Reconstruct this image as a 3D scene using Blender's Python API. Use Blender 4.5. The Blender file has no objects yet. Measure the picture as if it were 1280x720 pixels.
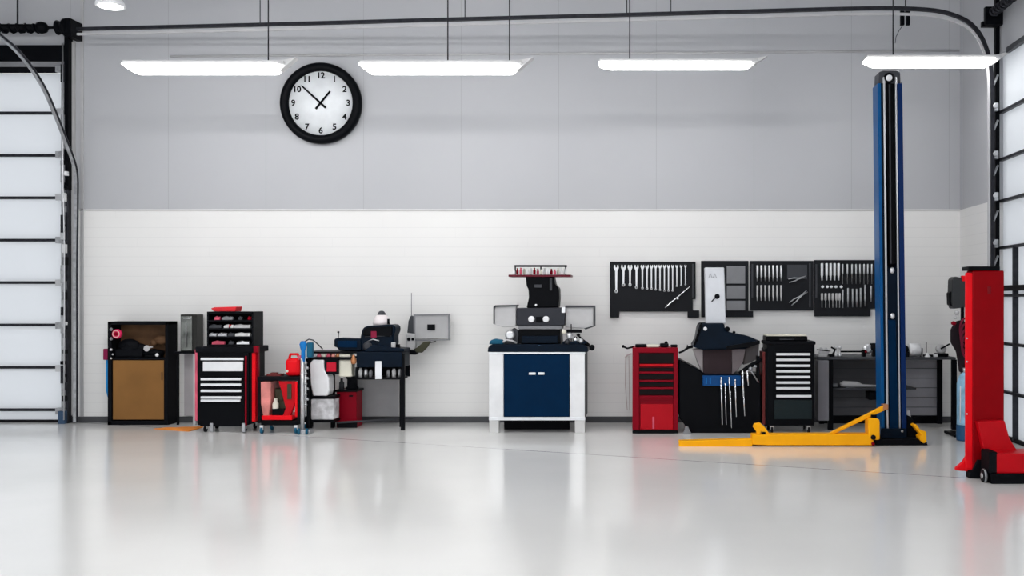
import bpy, bmesh, math, random
from mathutils import Vector, Matrix
random.seed(7)
scn = bpy.context.scene
COL = scn.collection
PI = math.pi
F = 1200.0; VX = 800.0; VY = 375.0; H = 1.53       # camera constants (pixels, metres)
def WX(px, Y): return (px - VX) / F * Y
def WZ(py, Y): return H - (py - VY) / F * Y
def P(px, py, Y): return Vector((WX(px, Y), Y, WZ(py, Y)))

# ------------------------------------------------------------------ materials
def mat(name, col, rough=0.5, metal=0.0, var=0.06, scale=6.0, emit=None, coat=0.0, bump=0.0, spec=0.14):
    m = bpy.data.materials.new(name); m.use_nodes = True
    nt = m.node_tree; b = nt.nodes['Principled BSDF']
    tc = nt.nodes.new('ShaderNodeTexCoord')
    nz = nt.nodes.new('ShaderNodeTexNoise'); nz.inputs['Scale'].default_value = scale
    nz.inputs['Detail'].default_value = 4
    nt.links.new(tc.outputs['Object'], nz.inputs['Vector'])
    rp = nt.nodes.new('ShaderNodeValToRGB')
    c = list(col)
    rp.color_ramp.elements[0].position = 0.3; rp.color_ramp.elements[1].position = 0.7
    rp.color_ramp.elements[0].color = [max(0, v * (1 - var)) for v in c] + [1]
    rp.color_ramp.elements[1].color = [min(1, v * (1 + var)) for v in c] + [1]
    nt.links.new(nz.outputs['Fac'], rp.inputs['Fac'])
    nt.links.new(rp.outputs['Color'], b.inputs['Base Color'])
    b.inputs['Roughness'].default_value = rough
    b.inputs['Metallic'].default_value = metal
    b.inputs['Specular IOR Level'].default_value = spec
    b.inputs['Coat Weight'].default_value = coat
    if bump:
        bp = nt.nodes.new('ShaderNodeBump'); bp.inputs['Strength'].default_value = bump
        bp.inputs['Distance'].default_value = 0.01
        nt.links.new(nz.outputs['Fac'], bp.inputs['Height']); nt.links.new(bp.outputs['Normal'], b.inputs['Normal'])
    if emit:
        b.inputs['Emission Color'].default_value = list(col) + [1]
        b.inputs['Emission Strength'].default_value = emit
    return m
black = mat('black_paint', (0.003, 0.0035, 0.005), 0.4, spec=.05)
blackm = mat('black_matte', (0.0045, 0.005, 0.007), 0.6, spec=.06)
rubber = mat('rubber', (0.008, 0.008, 0.01), 0.8)
dgrey = mat('dark_grey_steel', (0.055, 0.058, 0.066), 0.5, 0.3)
mgrey = mat('grey_paint', (0.22, 0.225, 0.24), 0.5)
lgrey = mat('light_grey_plastic', (0.50, 0.50, 0.51), 0.5)
pgrey = mat('pale_grey_panel', (0.62, 0.62, 0.62), 0.5)
white = mat('white_enamel', (0.80, 0.81, 0.83), 0.4)
cream = mat('cream_plastic', (0.72, 0.70, 0.60), 0.5)
steel = mat('brushed_steel', (0.62, 0.63, 0.65), 0.35, 0.85)
chrome = mat('chrome', (0.8, 0.81, 0.83), 0.15, 1.0)
alu = mat('handle_aluminium', (0.80, 0.82, 0.85), 0.45, 0.2)
galv = mat('galvanised_steel', (0.40, 0.41, 0.43), 0.4, 0.7, var=.25, scale=20)
dmetal = mat('dark_track_steel', (0.025, 0.026, 0.032), 0.4, 0.3, var=.3, scale=15)
navy = mat('navy_paint', (0.0006, 0.016, 0.050), 0.4, spec=.04)
navyd = mat('dark_navy_casting', (0.0012, 0.006, 0.015), 0.4, var=.2, spec=.08)
blue = mat('lift_blue', (0.001, 0.018, 0.095), 0.3)
bblue = mat('bright_blue', (0.01, 0.17, 0.50), 0.4)
lblue = mat('pale_blue_film', (0.28, 0.50, 0.68), 0.35, var=.35, scale=9)
teal = mat('teal_tank', (0.01, 0.10, 0.18), 0.4)
red = mat('red_paint', (0.50, 0.002, 0.008), 0.35)
redd = mat('crimson_paint', (0.22, 0.001, 0.010), 0.4, spec=.08)
redb = mat('bright_red_plastic', (0.80, 0.003, 0.010), 0.4)
pink = mat('faded_red_paint', (0.62, 0.10, 0.16), 0.5, var=.25)
yellow = mat('lift_yellow', (0.98, 0.42, 0.003), 0.4)
orange = mat('orange_cloth', (0.80, 0.27, 0.05), 0.9, bump=.5)
brownb = mat('brown_board', (0.24, 0.115, 0.034), 0.6, var=.12, scale=2.5)
brownd = mat('dark_brown_board', (0.115, 0.06, 0.03), 0.7, var=.3, scale=4)
brownf = mat('brown_grey_sheet', (0.035, 0.022, 0.026), 0.6)
olive = mat('olive_plastic', (0.05, 0.05, 0.032), 0.6)
copper = mat('copper_fitting', (0.5, 0.22, 0.10), 0.4, 0.5)
dial = mat('clock_dial_white', (0.80, 0.83, 0.86), 0.5)
fabric = mat('black_cloth', (0.02, 0.014, 0.018), 0.95, bump=.4)

def wall_mat(name, zsplit):
    m = bpy.data.materials.new(name); m.use_nodes = True
    nt = m.node_tree; N = nt.nodes; L = nt.links; b = N['Principled BSDF']
    geo = N.new('ShaderNodeNewGeometry'); sep = N.new('ShaderNodeSeparateXYZ'); L.new(geo.outputs['Position'], sep.inputs[0])
    def mth(op, a, bb=None, cc=None):
        n = N.new('ShaderNodeMath'); n.operation = op
        for i, v in enumerate((a, bb, cc)):
            if v is None: continue
            if isinstance(v, (int, float)): n.inputs[i].default_value = v
            else: L.new(v, n.inputs[i])
        return n.outputs[0]
    low = mth('LESS_THAN', sep.outputs['Z'], zsplit)
    hor = mth('ADD', sep.outputs['X'], sep.outputs['Y'])
    # lower white slat boards: grooves every 0.12 m, butt joints staggered
    zf = mth('DIVIDE', sep.outputs['Z'], 0.1215)
    gro = mth('MULTIPLY', mth('LESS_THAN', mth('FRACT', zf), 0.07), 0.7)
    row = mth('FLOOR', zf)
    xj = mth('FRACT', mth('ADD', mth('DIVIDE', hor, 2.44), mth('MULTIPLY', row, 0.37)))
    jt = mth('MULTIPLY', mth('LESS_THAN', xj, 0.003), 0.35)
    line = mth('MAXIMUM', gro, jt)
    # upper painted sheets: vertical seams
    vs = mth('LESS_THAN', mth('FRACT', mth('DIVIDE', hor, 1.22)), 0.006)
    nz = N.new('ShaderNodeTexNoise'); nz.inputs['Scale'].default_value = 0.9; nz.inputs['Detail'].default_value = 5
    L.new(geo.outputs['Position'], nz.inputs['Vector'])
    def mix(f, a, c):
        n = N.new('ShaderNodeMix'); n.data_type = 'RGBA'
        L.new(f, n.inputs[0]) if not isinstance(f, float) else None
        for s, v in ((6, a), (7, c)):
            if isinstance(v, tuple): n.inputs[s].default_value = v + (1,)
            else: L.new(v, n.inputs[s])
        return n.outputs[2]
    wl = mix(nz.outputs['Fac'], (0.74, 0.738, 0.732), (0.79, 0.788, 0.782))
    wl = mix(line, wl, (0.70, 0.70, 0.70))
    up = mix(nz.outputs['Fac'], (0.415, 0.424, 0.449), (0.455, 0.464, 0.489))
    up = mix(vs, up, (0.36, 0.365, 0.385))
    L.new(mix(low, up, wl), b.inputs['Base Color'])
    b.inputs['Roughness'].default_value = 0.55
    bp = N.new('ShaderNodeBump'); bp.inputs['Strength'].default_value = 0.12; bp.inputs['Distance'].default_value = 0.003
    inv = mth('SUBTRACT', 1.0, mth('MULTIPLY', line, low)); L.new(inv, bp.inputs['Height']); L.new(bp.outputs['Normal'], b.inputs['Normal'])
    return m
M_wall = wall_mat('painted_wall', 2.655)

def floor_mat():
    m = bpy.data.materials.new('epoxy_floor'); m.use_nodes = True
    nt = m.node_tree; N = nt.nodes; L = nt.links; b = N['Principled BSDF']
    geo = N.new('ShaderNodeNewGeometry')
    nz = N.new('ShaderNodeTexNoise'); nz.inputs['Scale'].default_value = 0.7; nz.inputs['Detail'].default_value = 6
    L.new(geo.outputs['Position'], nz.inputs['Vector'])
    rp = N.new('ShaderNodeValToRGB')
    rp.color_ramp.elements[0].position = 0.3; rp.color_ramp.elements[1].position = 0.72
    rp.color_ramp.elements[0].color = (0.82, 0.82, 0.805, 1); rp.color_ramp.elements[1].color = (0.88, 0.88, 0.865, 1)
    L.new(nz.outputs['Fac'], rp.inputs['Fac'])
    # saw-cut joint running across the slab
    dot = N.new('ShaderNodeVectorMath'); dot.operation = 'DOT_PRODUCT'
    a = Vector((-1.31, 9.82, 0)); c = Vector((2.76, 8.27, 0)); d = (c - a).normalized(); nrm = Vector((-d.y, d.x, 0))
    dot.inputs[1].default_value = nrm; L.new(geo.outputs['Position'], dot.inputs[0])
    s = N.new('ShaderNodeMath'); s.operation = 'SUBTRACT'; s.inputs[1].default_value = nrm.dot(a); L.new(dot.outputs['Value'], s.inputs[0])
    ab = N.new('ShaderNodeMath'); ab.operation = 'ABSOLUTE'; L.new(s.outputs[0], ab.inputs[0])
    lt = N.new('ShaderNodeMath'); lt.operation = 'LESS_THAN'; lt.inputs[1].default_value = 0.008; L.new(ab.outputs[0], lt.inputs[0])
    mx = N.new('ShaderNodeMix'); mx.data_type = 'RGBA'; L.new(lt.outputs[0], mx.inputs[0]); L.new(rp.outputs['Color'], mx.inputs[6])
    mx.inputs[7].default_value = (0.25, 0.25, 0.25, 1)
    L.new(mx.outputs[2], b.inputs['Base Color'])
    r2 = N.new('ShaderNodeMapRange'); r2.inputs['To Min'].default_value = 0.13; r2.inputs['To Max'].default_value = 0.22; b.inputs['Specular IOR Level'].default_value = 0.5; b.inputs['Coat Weight'].default_value = 0.45; b.inputs['Coat Roughness'].default_value = 0.14; b.inputs['Coat IOR'].default_value = 1.6
    L.new(nz.outputs['Fac'], r2.inputs['Value']); L.new(r2.outputs['Result'], b.inputs['Roughness'])
    return m
M_floor = floor_mat()
M_ceil = mat('ceiling_paint', (0.40, 0.41, 0.43), 0.8)

def frosted():
    m = bpy.data.materials.new('frosted_door_panel'); m.use_nodes = True
    nt = m.node_tree; N = nt.nodes; L = nt.links
    for n in list(N): N.remove(n)
    out = N.new('ShaderNodeOutputMaterial'); mx = N.new('ShaderNodeMixShader'); mx.inputs[0].default_value = 0.62
    tr = N.new('ShaderNodeBsdfTranslucent'); df = N.new('ShaderNodeBsdfPrincipled')
    nz = N.new('ShaderNodeTexNoise'); nz.inputs['Scale'].default_value = 1.3
    rp = N.new('ShaderNodeValToRGB'); rp.color_ramp.elements[0].color = (0.80, 0.81, 0.83, 1); rp.color_ramp.elements[1].color = (0.86, 0.87, 0.89, 1)
    L.new(nz.outputs['Fac'], rp.inputs['Fac']); L.new(rp.outputs['Color'], tr.inputs['Color'])
    df.inputs['Base Color'].default_value = (0.75, 0.78, 0.80, 1); df.inputs['Roughness'].default_value = 0.35
    L.new(df.outputs[0], mx.inputs[1]); L.new(tr.outputs[0], mx.inputs[2]); L.new(mx.outputs[0], out.inputs[0])
    return m
M_frost = frosted()
def emis(name, col, s):
    m = bpy.data.materials.new(name); m.use_nodes = True
    b = m.node_tree.nodes['Principled BSDF']; b.inputs['Base Color'].default_value = (.8, .8, .8, 1)
    b.inputs['Emission Color'].default_value = col + (1,); b.inputs['Emission Strength'].default_value = s
    return m
LAMP = 12.0
M_lamp = emis('lamp_lens', (1.0, 0.985, 0.97), LAMP)
M_lamp_unseen = emis('lamp_lens_unseen', (1.0, 0.985, 0.97), 37.0)  # stronger lens for the added lamp rows out of view

# ------------------------------------------------------------------ mesh builder
def smooth(pts, n=6):
    p = [Vector(q) for q in pts]; out = []
    for i in range(len(p)-1):
        a, b, c, d = p[max(i-1, 0)], p[i], p[i+1], p[min(i+2, len(p)-1)]
        for k in range(n):
            t = k/n
            out.append(.5*((2*b) + (c-a)*t + (2*a-5*b+4*c-d)*t*t + (3*b-a-3*c+d)*t**3))
    return out + [p[-1]]
class MB:
    def __init__(s): s.bm = bmesh.new()
    def box(s, x0, y0, z0, x1, y1, z1, bev=0.0, rot=None):
        t = bmesh.new(); bmesh.ops.create_cube(t, size=1.0)
        bmesh.ops.scale(t, vec=(abs(x1-x0), abs(y1-y0), abs(z1-z0)), verts=t.verts)
        if bev:
            bev = min(bev, 0.45 * min(abs(x1-x0), abs(y1-y0), abs(z1-z0)))
            bmesh.ops.bevel(t, geom=list(t.edges), offset=bev, segments=2, affect='EDGES', profile=0.5)
        if rot is not None: bmesh.ops.transform(t, matrix=rot, verts=t.verts)
        bmesh.ops.translate(t, vec=((x0+x1)/2, (y0+y1)/2, (z0+z1)/2), verts=t.verts)
        s._add(t); return s
    def _add(s, t):
        me = bpy.data.meshes.new('tmp'); t.to_mesh(me); t.free(); s.bm.from_mesh(me); bpy.data.meshes.remove(me)
    def pbox(s, px0, py0, px1, py1, Y, d, bev=0.004):
        z1 = WZ(py0, Y); z0 = 0.0 if py1 is None else WZ(py1, Y)
        return s.box(WX(px0, Y), Y, z0, WX(px1, Y), Y + d, z1, bev)
    def prism(s, pts, Y, d, bev=0.0):          # pts = [(x,z)] metres, extruded from Y to Y+d
        t = bmesh.new()
        a = [t.verts.new((x, Y, z)) for x, z in pts]
        f = t.faces.new(a); r = bmesh.ops.extrude_face_region(t, geom=[f])
        vs = [v for v in r['geom'] if isinstance(v, bmesh.types.BMVert)]
        bmesh.ops.translate(t, vec=(0, d, 0), verts=vs)
        bmesh.ops.recalc_face_normals(t, faces=t.faces)
        if bev: bmesh.ops.bevel(t, geom=list(t.edges), offset=bev, segments=1, affect='EDGES')
        s._add(t); return s
    def ppoly(s, pts, Y, d, bev=0.0):
        return s.prism([(WX(x, Y), 0.0 if y is None else WZ(y, Y)) for x, y in pts], Y, d, bev)
    def prism_axis(s, pts, axis, a0, a1):      # generic: pts in the other two axes
        t = bmesh.new()
        def mk(u, v, w):
            return {'x': (w, u, v), 'z': (u, v, w)}[axis]
        a = [t.verts.new(mk(u, v, a0)) for u, v in pts]; b = [t.verts.new(mk(u, v, a1)) for u, v in pts]
        t.faces.new(a); t.faces.new(list(reversed(b)))
        for i in range(len(a)): t.faces.new((a[i], b[i], b[(i+1) % len(a)], a[(i+1) % len(a)]))
        bmesh.ops.recalc_face_normals(t, faces=t.faces); s._add(t); return s
    def tube(s, pts, r, n=10, rot=0.0, closed=False):
        pts = [Vector(p) for p in pts]; t = bmesh.new(); rings = []
        rs = r if isinstance(r, (list, tuple)) else [r] * len(pts)
        up = Vector((0, 0, 1)); prev = None
        for i, p in enumerate(pts):
            if closed: d = (pts[(i+1) % len(pts)] - pts[i-1])
            else: d = (pts[min(i+1, len(pts)-1)] - pts[max(i-1, 0)])
            if d.length < 1e-9: d = Vector((0, 0, 1))
            d.normalize()
            if prev is None:
                u = d.cross(up); u = u if u.length > 1e-3 else d.cross(Vector((0, 1, 0)))
            else: u = prev - d * prev.dot(d)
            u.normalize(); prev = u; v = d.cross(u)
            rings.append([t.verts.new(p + (u * math.cos(rot + 2*PI*k/n) + v * math.sin(rot + 2*PI*k/n)) * rs[i]) for k in range(n)])
        m = len(rings)
        for i in range(m if closed else m - 1):
            a, b = rings[i], rings[(i+1) % m]
            for k in range(n):
                f = t.faces.new((a[k], a[(k+1) % n], b[(k+1) % n], b[k])); f.smooth = n > 5
        if not closed: t.faces.new(list(reversed(rings[0]))); t.faces.new(rings[-1])
        bmesh.ops.recalc_face_normals(t, faces=t.faces)
        s._add(t); return s
    def ptube(s, pts, r, n=8, closed=False): return s.tube([P(*p) for p in pts], r, n, closed=closed)
    def lathe(s, c, prof, axis='z', n=24, closed=False):     # prof = [(r, h)] along axis from c
        t = bmesh.new(); rings = []
        for r, h in prof:
            ring = []
            for k in range(n):
                a = 2*PI*k/n; u, v = r*math.cos(a), r*math.sin(a)
                co = {'z': (u, v, h), 'y': (u, h, v), 'x': (h, u, v)}[axis]
                ring.append(t.verts.new(Vector(c) + Vector(co)))
            rings.append(ring)
        for a, b in zip(rings, rings[1:]):
            for k in range(n):
                f = t.faces.new((a[k], a[(k+1) % n], b[(k+1) % n], b[k])); f.smooth = True
        if closed:
            a, b = rings[-1], rings[0]
            for k in range(n): t.faces.new((a[k], a[(k+1) % n], b[(k+1) % n], b[k]))
        else: t.faces.new(rings[0]); t.faces.new(rings[-1])
        bmesh.ops.recalc_face_normals(t, faces=t.faces); s._add(t); return s
    def sph(s, c, r, sc=(1, 1, 1), n=14):
        t = bmesh.new(); bmesh.ops.create_uvsphere(t, u_segments=n, v_segments=max(6, n//2+1), radius=r)
        bmesh.ops.scale(t, vec=sc, verts=t.verts); bmesh.ops.translate(t, vec=Vector(c), verts=t.verts)
        for f in t.faces: f.smooth = True
        s._add(t); return s
    def cloth(s, c, sx, sz, d, folds=6, amp=0.02, seed=1):   # hanging folded cloth with thickness, c = top centre
        rnd = random.Random(seed); t = bmesh.new(); nu, nv = folds*4, 10
        fr = []; ph = rnd.random()*6
        def pt(i, j, back):
            u = i/nu; v = j/nv
            w = sx*(1 - 0.12*math.sin(v*2.5+ph))
            return Vector(c) + Vector(((u-.5)*w + 0.01*math.sin(v*7+ph), (d if back else 0) + amp*math.sin(u*folds*2*PI+ph+v), -v*sz - 0.02*math.sin(u*5+ph)*v))
        A = [[t.verts.new(pt(i, j, 0)) for j in range(nv+1)] for i in range(nu+1)]
        B = [[t.verts.new(pt(i, j, 1)) for j in range(nv+1)] for i in range(nu+1)]
        for i in range(nu):
            for j in range(nv):
                for G, fl in ((A, 0), (B, 1)):
                    q = (G[i][j], G[i+1][j], G[i+1][j+1], G[i][j+1]); f = t.faces.new(q if not fl else tuple(reversed(q))); f.smooth = True
        for i in range(nu):
            t.faces.new((A[i][0], B[i][0], B[i+1][0], A[i+1][0])); t.faces.new((A[i][nv], A[i+1][nv], B[i+1][nv], B[i][nv]))
        for j in range(nv):
            t.faces.new((A[0][j], A[0][j+1], B[0][j+1], B[0][j])); t.faces.new((A[nu][j], B[nu][j], B[nu][j+1], A[nu][j+1]))
        bmesh.ops.recalc_face_normals(t, faces=t.faces); s._add(t); return s
    def build(s, name, m, parent=None):
        bm = s.bm
        if parent is None:
            xs = [v.co for v in bm.verts]
            lo = Vector([min(v[i] for v in xs) for i in range(3)]); hi = Vector([max(v[i] for v in xs) for i in range(3)])
            org = Vector(((lo.x+hi.x)/2, (lo.y+hi.y)/2, lo.z))
        else: org = worg(parent)
        bmesh.ops.translate(bm, vec=-org, verts=bm.verts)
        me = bpy.data.meshes.new(name); bm.to_mesh(me); bm.free(); me.materials.append(m)
        o = bpy.data.objects.new(name, me); COL.objects.link(o)
        if parent is None: o.location = org
        else: o.parent = parent
        return o
def worg(o):
    v = Vector(o.location)
    while o.parent: o = o.parent; v += Vector(o.location)
    return v
def tag(o, label, cat=None, group=None, kind=None):
    if label: o['label'] = label
    if cat: o['category'] = cat
    if group: o['group'] = group
    if kind: o['kind'] = kind
    return o
def thing(name, label, cat, loc, group=None):
    o = bpy.data.objects.new(name, None); COL.objects.link(o); o.location = loc; o.empty_display_size = .1
    return tag(o, label, cat, group)
def struct(name, mb, m, parent=None):
    o = mb.build(name, m, parent)
    if parent is None: o['kind'] = 'structure'
    return o
def dup(root, loc, label=None, group=None, rot=None, scale=None):
    def rec(o, par):
        c = o.copy(); COL.objects.link(c)
        if par: c.parent = par
        for ch in [x for x in bpy.data.objects if x.parent == o]: rec(ch, c)
        return c
    r = rec(root, None); r.location = loc
    if rot is not None: r.rotation_euler = rot
    if scale is not None: r.scale = scale
    if label: r['label'] = label
    if group: r['group'] = group
    return r
def text_part(name, s, size, loc, m, parent, rot=(PI/2, 0, 0), ext=0.002):
    cu = bpy.data.curves.new('txt', 'FONT'); cu.body = s; cu.size = size; cu.extrude = ext; cu.offset = size*.022
    cu.align_x = 'CENTER'; cu.align_y = 'CENTER'
    t = bpy.data.objects.new('t', cu); me = bpy.data.meshes.new_from_object(t)
    bpy.data.objects.remove(t); me.name = name; me.materials.clear(); me.materials.append(m)
    o = bpy.data.objects.new(name, me); COL.objects.link(o); o.parent = parent
    o.location = Vector(loc) - worg(parent); o.rotation_euler = rot
    return o
ORD = ['first', 'second', 'third', 'fourth', 'fifth', 'sixth', 'seventh', 'eighth', 'ninth', 'tenth', 'eleventh', 'twelfth', 'thirteenth', 'fourteenth', 'fifteenth', 'sixteenth']

# ------------------------------------------------------------------ room shell
BW = 12.0; RW = 4.0; CZ = 5.95; FY = -2.5; LX = -11.5
struct('floor', MB().box(LX-.2, FY, -0.1, RW+.2, BW+.25, 0), M_floor)
struct('ceiling', MB().box(LX-.2, FY, CZ, RW+.2, BW+.25, CZ+.15), M_ceil)
DL = WX(88, 12.0)                    # right edge of the left door opening
w = MB(); w.box(DL, BW, 0, RW+.2, BW+.2, CZ); w.box(LX-.2, BW, 4.42, DL, BW+.2, CZ); w.box(LX-.2, BW, 0, -11.2, BW+.2, 4.42)
struct('wall_back', w, M_wall)
RD0 = 10.72; RD1 = 6.2; RDZ = 4.26
w = MB(); w.box(RW, RD0, 0, RW+.2, BW, CZ); w.box(RW, RD1, RDZ, RW+.2, RD0, CZ); w.box(RW, FY, 0, RW+.2, RD1, CZ)
struct('wall_right', w, M_wall)
struct('wall_left', MB().box(LX-.2, FY, 0, LX, BW, CZ), M_wall)
struct('baseboard_back', MB().box(DL+.02, BW-.02, 0, RW, BW, 0.075, .004), mgrey and mat('baseboard_grey', (0.07, 0.072, 0.078), 0.5))
struct('trim_1', MB().box(DL+.13, BW-.012, 0, DL+.17, BW, CZ-.01, .003).box(DL+.01, BW-.03, 0.09, DL+.07, BW, 4.75, .003), mat('corner_trim_grey', (0.45, 0.45, 0.46), .5))
struct('trim_2', MB().box(DL+.02, BW-.012, 2.645, RW, BW, 2.665, .002), pgrey)

# ------------------------------------------------------------------ left garage door (door_1)
d1 = thing('door_1', None, None, (-9.2, 12.05, 0)); d1['kind'] = 'structure'
zs = [0.0, 0.155] + [0.155 + .531*k for k in range(1, 8)] + [4.37]
px0, px1 = -11.15, DL + .02
for a, b in zip(zs, zs[1:]):
    MB().box(px0, 12.05, a, px1-.1, 12.08, b).build('panel', M_frost, d1)
for z in zs[1:-1]:
    MB().box(px0, 12.01, z-.017, px1-.09, 12.05, z+.017, .004).build('rail', dmetal, d1)
MB().box(px0, 12.01, 0, px1-.1, 12.05, .03, .004).build('bottom_seal', rubber, d1)
MB().box(px1-.13, 12.0, 0, px1-.10, 12.05, 4.37, .004).build('stile', dmetal, d1)
MB().box(px0, 11.93, 4.50, px1-.04, 11.99, 4.70, .006).build('header_beam', black, d1)
MB().box(px0, 11.95, 4.43, px1-.06, 11.99, 4.50, .006).build('header_channel', mgrey, d1)
MB().box(px0, 11.94, 4.36, px1-.10, 11.99, 4.43, .006).build('header_lip', blackm, d1)
# jamb hardware
MB().box(DL-.02, 11.90, 2.9, DL+.035, 11.995, 4.83, .004).build('jamb_angle', black, d1)
MB().box(DL-.005, 11.90, 0, DL+.03, 11.995, 2.9, .004).build('jamb_angle', dmetal, d1)
MB().box(DL-.075, 11.93, 0, DL-.04, 11.99, 4.35, .003).build('track_angle', galv, d1)
for k in range(9):
    z = .16 + .531*k
    r = MB(); r.box(DL-.13, 11.90, z-.05, DL-.03, 11.98, z+.03, .004); r.lathe((DL-.05, 11.90, z), [(.028, -.02), (.03, 0), (.03, .02), (.02, .03)], 'y', 12)
    r.build('roller_bracket', steel if k % 2 else galv, d1)
for k in range(7):
    z = .5 + .62*k
    MB().box(DL-.03, 11.84, z, DL+.01, 11.87, z+.22, .004).build('jamb_bracket', galv if k % 3 else dmetal, d1)
rj = random.Random(3)
for k in range(22):
    z = .12 + .155*k + rj.uniform(-.03, .03); x = DL + rj.uniform(-.04, .0)
    MB().box(x, 11.85, z, x+rj.uniform(.02, .045), 11.90, z+rj.uniform(.03, .11), .004).build('jamb_fitting', rj.choice((steel, chrome, white, dmetal, black, galv)), d1)
MB().box(DL-.06, 11.84, .0, DL+.02, 11.90, .16, .006).build('bottom_bracket', mat('blue_steel', (.05, .09, .16), .4, .3), d1)
MB().tube([(DL+.015, 11.84, .05), (DL+.02, 11.84, 1.2), (DL+.02, 11.84, 2.2), (DL+.0, 11.84, 3.2), (DL, 11.84, 4.7)], .008).build('lift_cable', steel, d1)
tp = [(-6.985, 11.88, 0.02), (-6.985, 11.88, 2.0), (-6.975, 11.88, 2.75), (-6.97, 11.85, 3.14), (-6.97, 11.66, 3.45), (-6.97, 11.44, 3.75), (-6.97, 11.21, 4.02), (-6.97, 10.9, 4.24), (-6.97, 10.55, 4.38), (-6.97, 10.0, 4.46), (-6.97, 8.0, 4.5)]
tp = smooth([(-6.985, 11.88, 1.2)] + tp[1:]); tp = [(-6.985, 11.88, .02)] + [tuple(q) for q in tp]
MB().tube(tp, .028, 4, rot=PI/4).build('track', galv, d1)
MB().tube([(x+.03, y-.02, z) for x, y, z in tp], .012, 6).build('track_lip', dmetal, d1)
# torsion shaft, spring and drum
zsft = WZ(36, 11.85)
sh = thing('torsion_spring_shaft', 'black torsion spring and cable drum on shaft above left garage door', 'door spring', (-9, 11.8, zsft))
MB().tube([(-11.1, 11.8, zsft), (DL+.12, 11.8, zsft)], .016).build('shaft', black, sh)
sp = MB(); c = []
L0, L1 = -11.0, WX(52, 11.8)
n = 260
for i in range(n+1):
    u = i/n; a = i*0.85; x = L0 + (L1-L0)*u
    c.append((x, 11.8 + .05*math.cos(a), zsft - .01 + .05*math.sin(a)))
sp.tube(c, .017, 5).tube([(L0, 11.8, zsft), (L1, 11.8, zsft)], .044)
sp.build('spring', black, sh)
MB().lathe((L1, 11.8, zsft), [(.03, -.05), (.065, -.04), (.075, 0), (.06, .05), (.02, .08)], 'x', 18).build('winding_cone', black, sh)
MB().lathe((WX(74, 11.8), 11.8, zsft), [(.04, -.03), (.09, -.02), (.075, .02), (.085, .06), (.11, .07), (.11, .10), (.03, .11)], 'x', 20).build('cable_drum', black, sh)
MB().box(WX(84, 11.8), 11.74, zsft-.12, WX(92, 11.8), 11.995, zsft+.10, .005).build('bearing_bracket', black, sh)
MB().tube([(WX(22, 11.8), 11.8, zsft), (WX(22, 11.8), 11.8, CZ-.005)], .012, 6).build('hanger_rod', dmetal, sh)

# ------------------------------------------------------------------ right garage door (door_2)
d2 = thing('door_2', None, None, (4.05, 8.4, 0)); d2['kind'] = 'structure'
zr = [0.0, 0.52, 1.05, 1.58, 2.11, 2.63, 3.09, 3.62, 4.24]
for a, b in zip(zr, zr[1:]):
    MB().box(4.05, RD1+.01, a, 4.08, RD0-.01, b).build('panel', M_frost, d2)
for z in zr[1:-1]:
    MB().box(4.0, RD1+.02, z-.016, 4.05, RD0-.02, z+.016, .004).build('rail', dmetal, d2)
MB().box(3.98, RD1+.02, 1.63, 4.05, RD0-.02, 1.69, .005).build('strut', black, d2)
MB().box(4.0, RD1+.02, .0, 4.05, RD0-.02, .04, .005).build('bottom_seal', rubber, d2)
for y in (10.28, 9.2, 8.1, 7.0):
    MB().box(3.99, y-.014, .02, 4.05, y+.014, 2.11, .004).build('stile', dmetal, d2)
MB().box(3.95, 10.66, 0, 3.995, 10.72, CZ-.02, .004).build('jamb_angle', black, d2)
pth = [(3.89, 10.6, .02), (3.89, 10.6, 1.2), (3.89, 10.6, 2.4), (3.89, 10.6, 3.5), (3.885, 10.6, 3.95), (3.86, 10.6, 4.17), (3.815, 10.6, 4.33), (3.75, 10.6, 4.465), (3.66, 10.6, 4.57), (3.55, 10.6, 4.64), (3.38, 10.61, 4.705), (3.18, 10.62, 4.74), (2.83, 10.65, 4.765), (2.3, 10.70, 4.775), (1.2, 10.80, 4.775), (-.2, 10.93, 4.775), (-2.0, 11.09, 4.775), (-4.4, 11.31, 4.775), (-6.74, 11.5, 4.775)]
pth = [tuple(q) for q in smooth(pth)]
MB().tube(pth, .027, 4, rot=PI/4).build('track', dmetal, d2)
def off(p, k):
    a = Vector(pth[max(k-1, 0)]); b = Vector(pth[min(k+1, len(pth)-1)]); t = (b-a).normalized(); nn = Vector((t.z, 0, -t.x))
    return Vector(p) - nn*.038 if False else Vector(p) + Vector((-abs(t.z)*.6, 0, -abs(t.x)))*.062
MB().tube([off(p, k) for k, p in enumerate(pth)], .017, 4, rot=PI/4).build('track_lip', lgrey, d2)
for k in range(8):
    z = zr[k] + .05 if k else .12
    r = MB(); r.box(3.90, 10.60, z-.05, 3.96, 10.66, z+.04, .004); r.lathe((3.92, 10.58, z), [(.02, -.01), (.03, 0), (.03, .02), (.015, .03)], 'y', 12)
    r.build('roller_bracket', steel if k % 2 else galv, d2)
for k in range(8):
    z = .4 + .5*k
    MB().tube([(3.90, 10.59, z), (3.96, 10.62, z+.12)], .012, 6).build('track_tie', galv, d2)
MB().box(3.78, 10.6, 4.55, 3.96, 10.66, 4.61, .005).build('flag_bracket', black, d2)
MB().box(3.955, RD1, RDZ-.06, 4.0, RD0-.35, RDZ, .004).build('header_lip', dgrey, d2)
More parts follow.
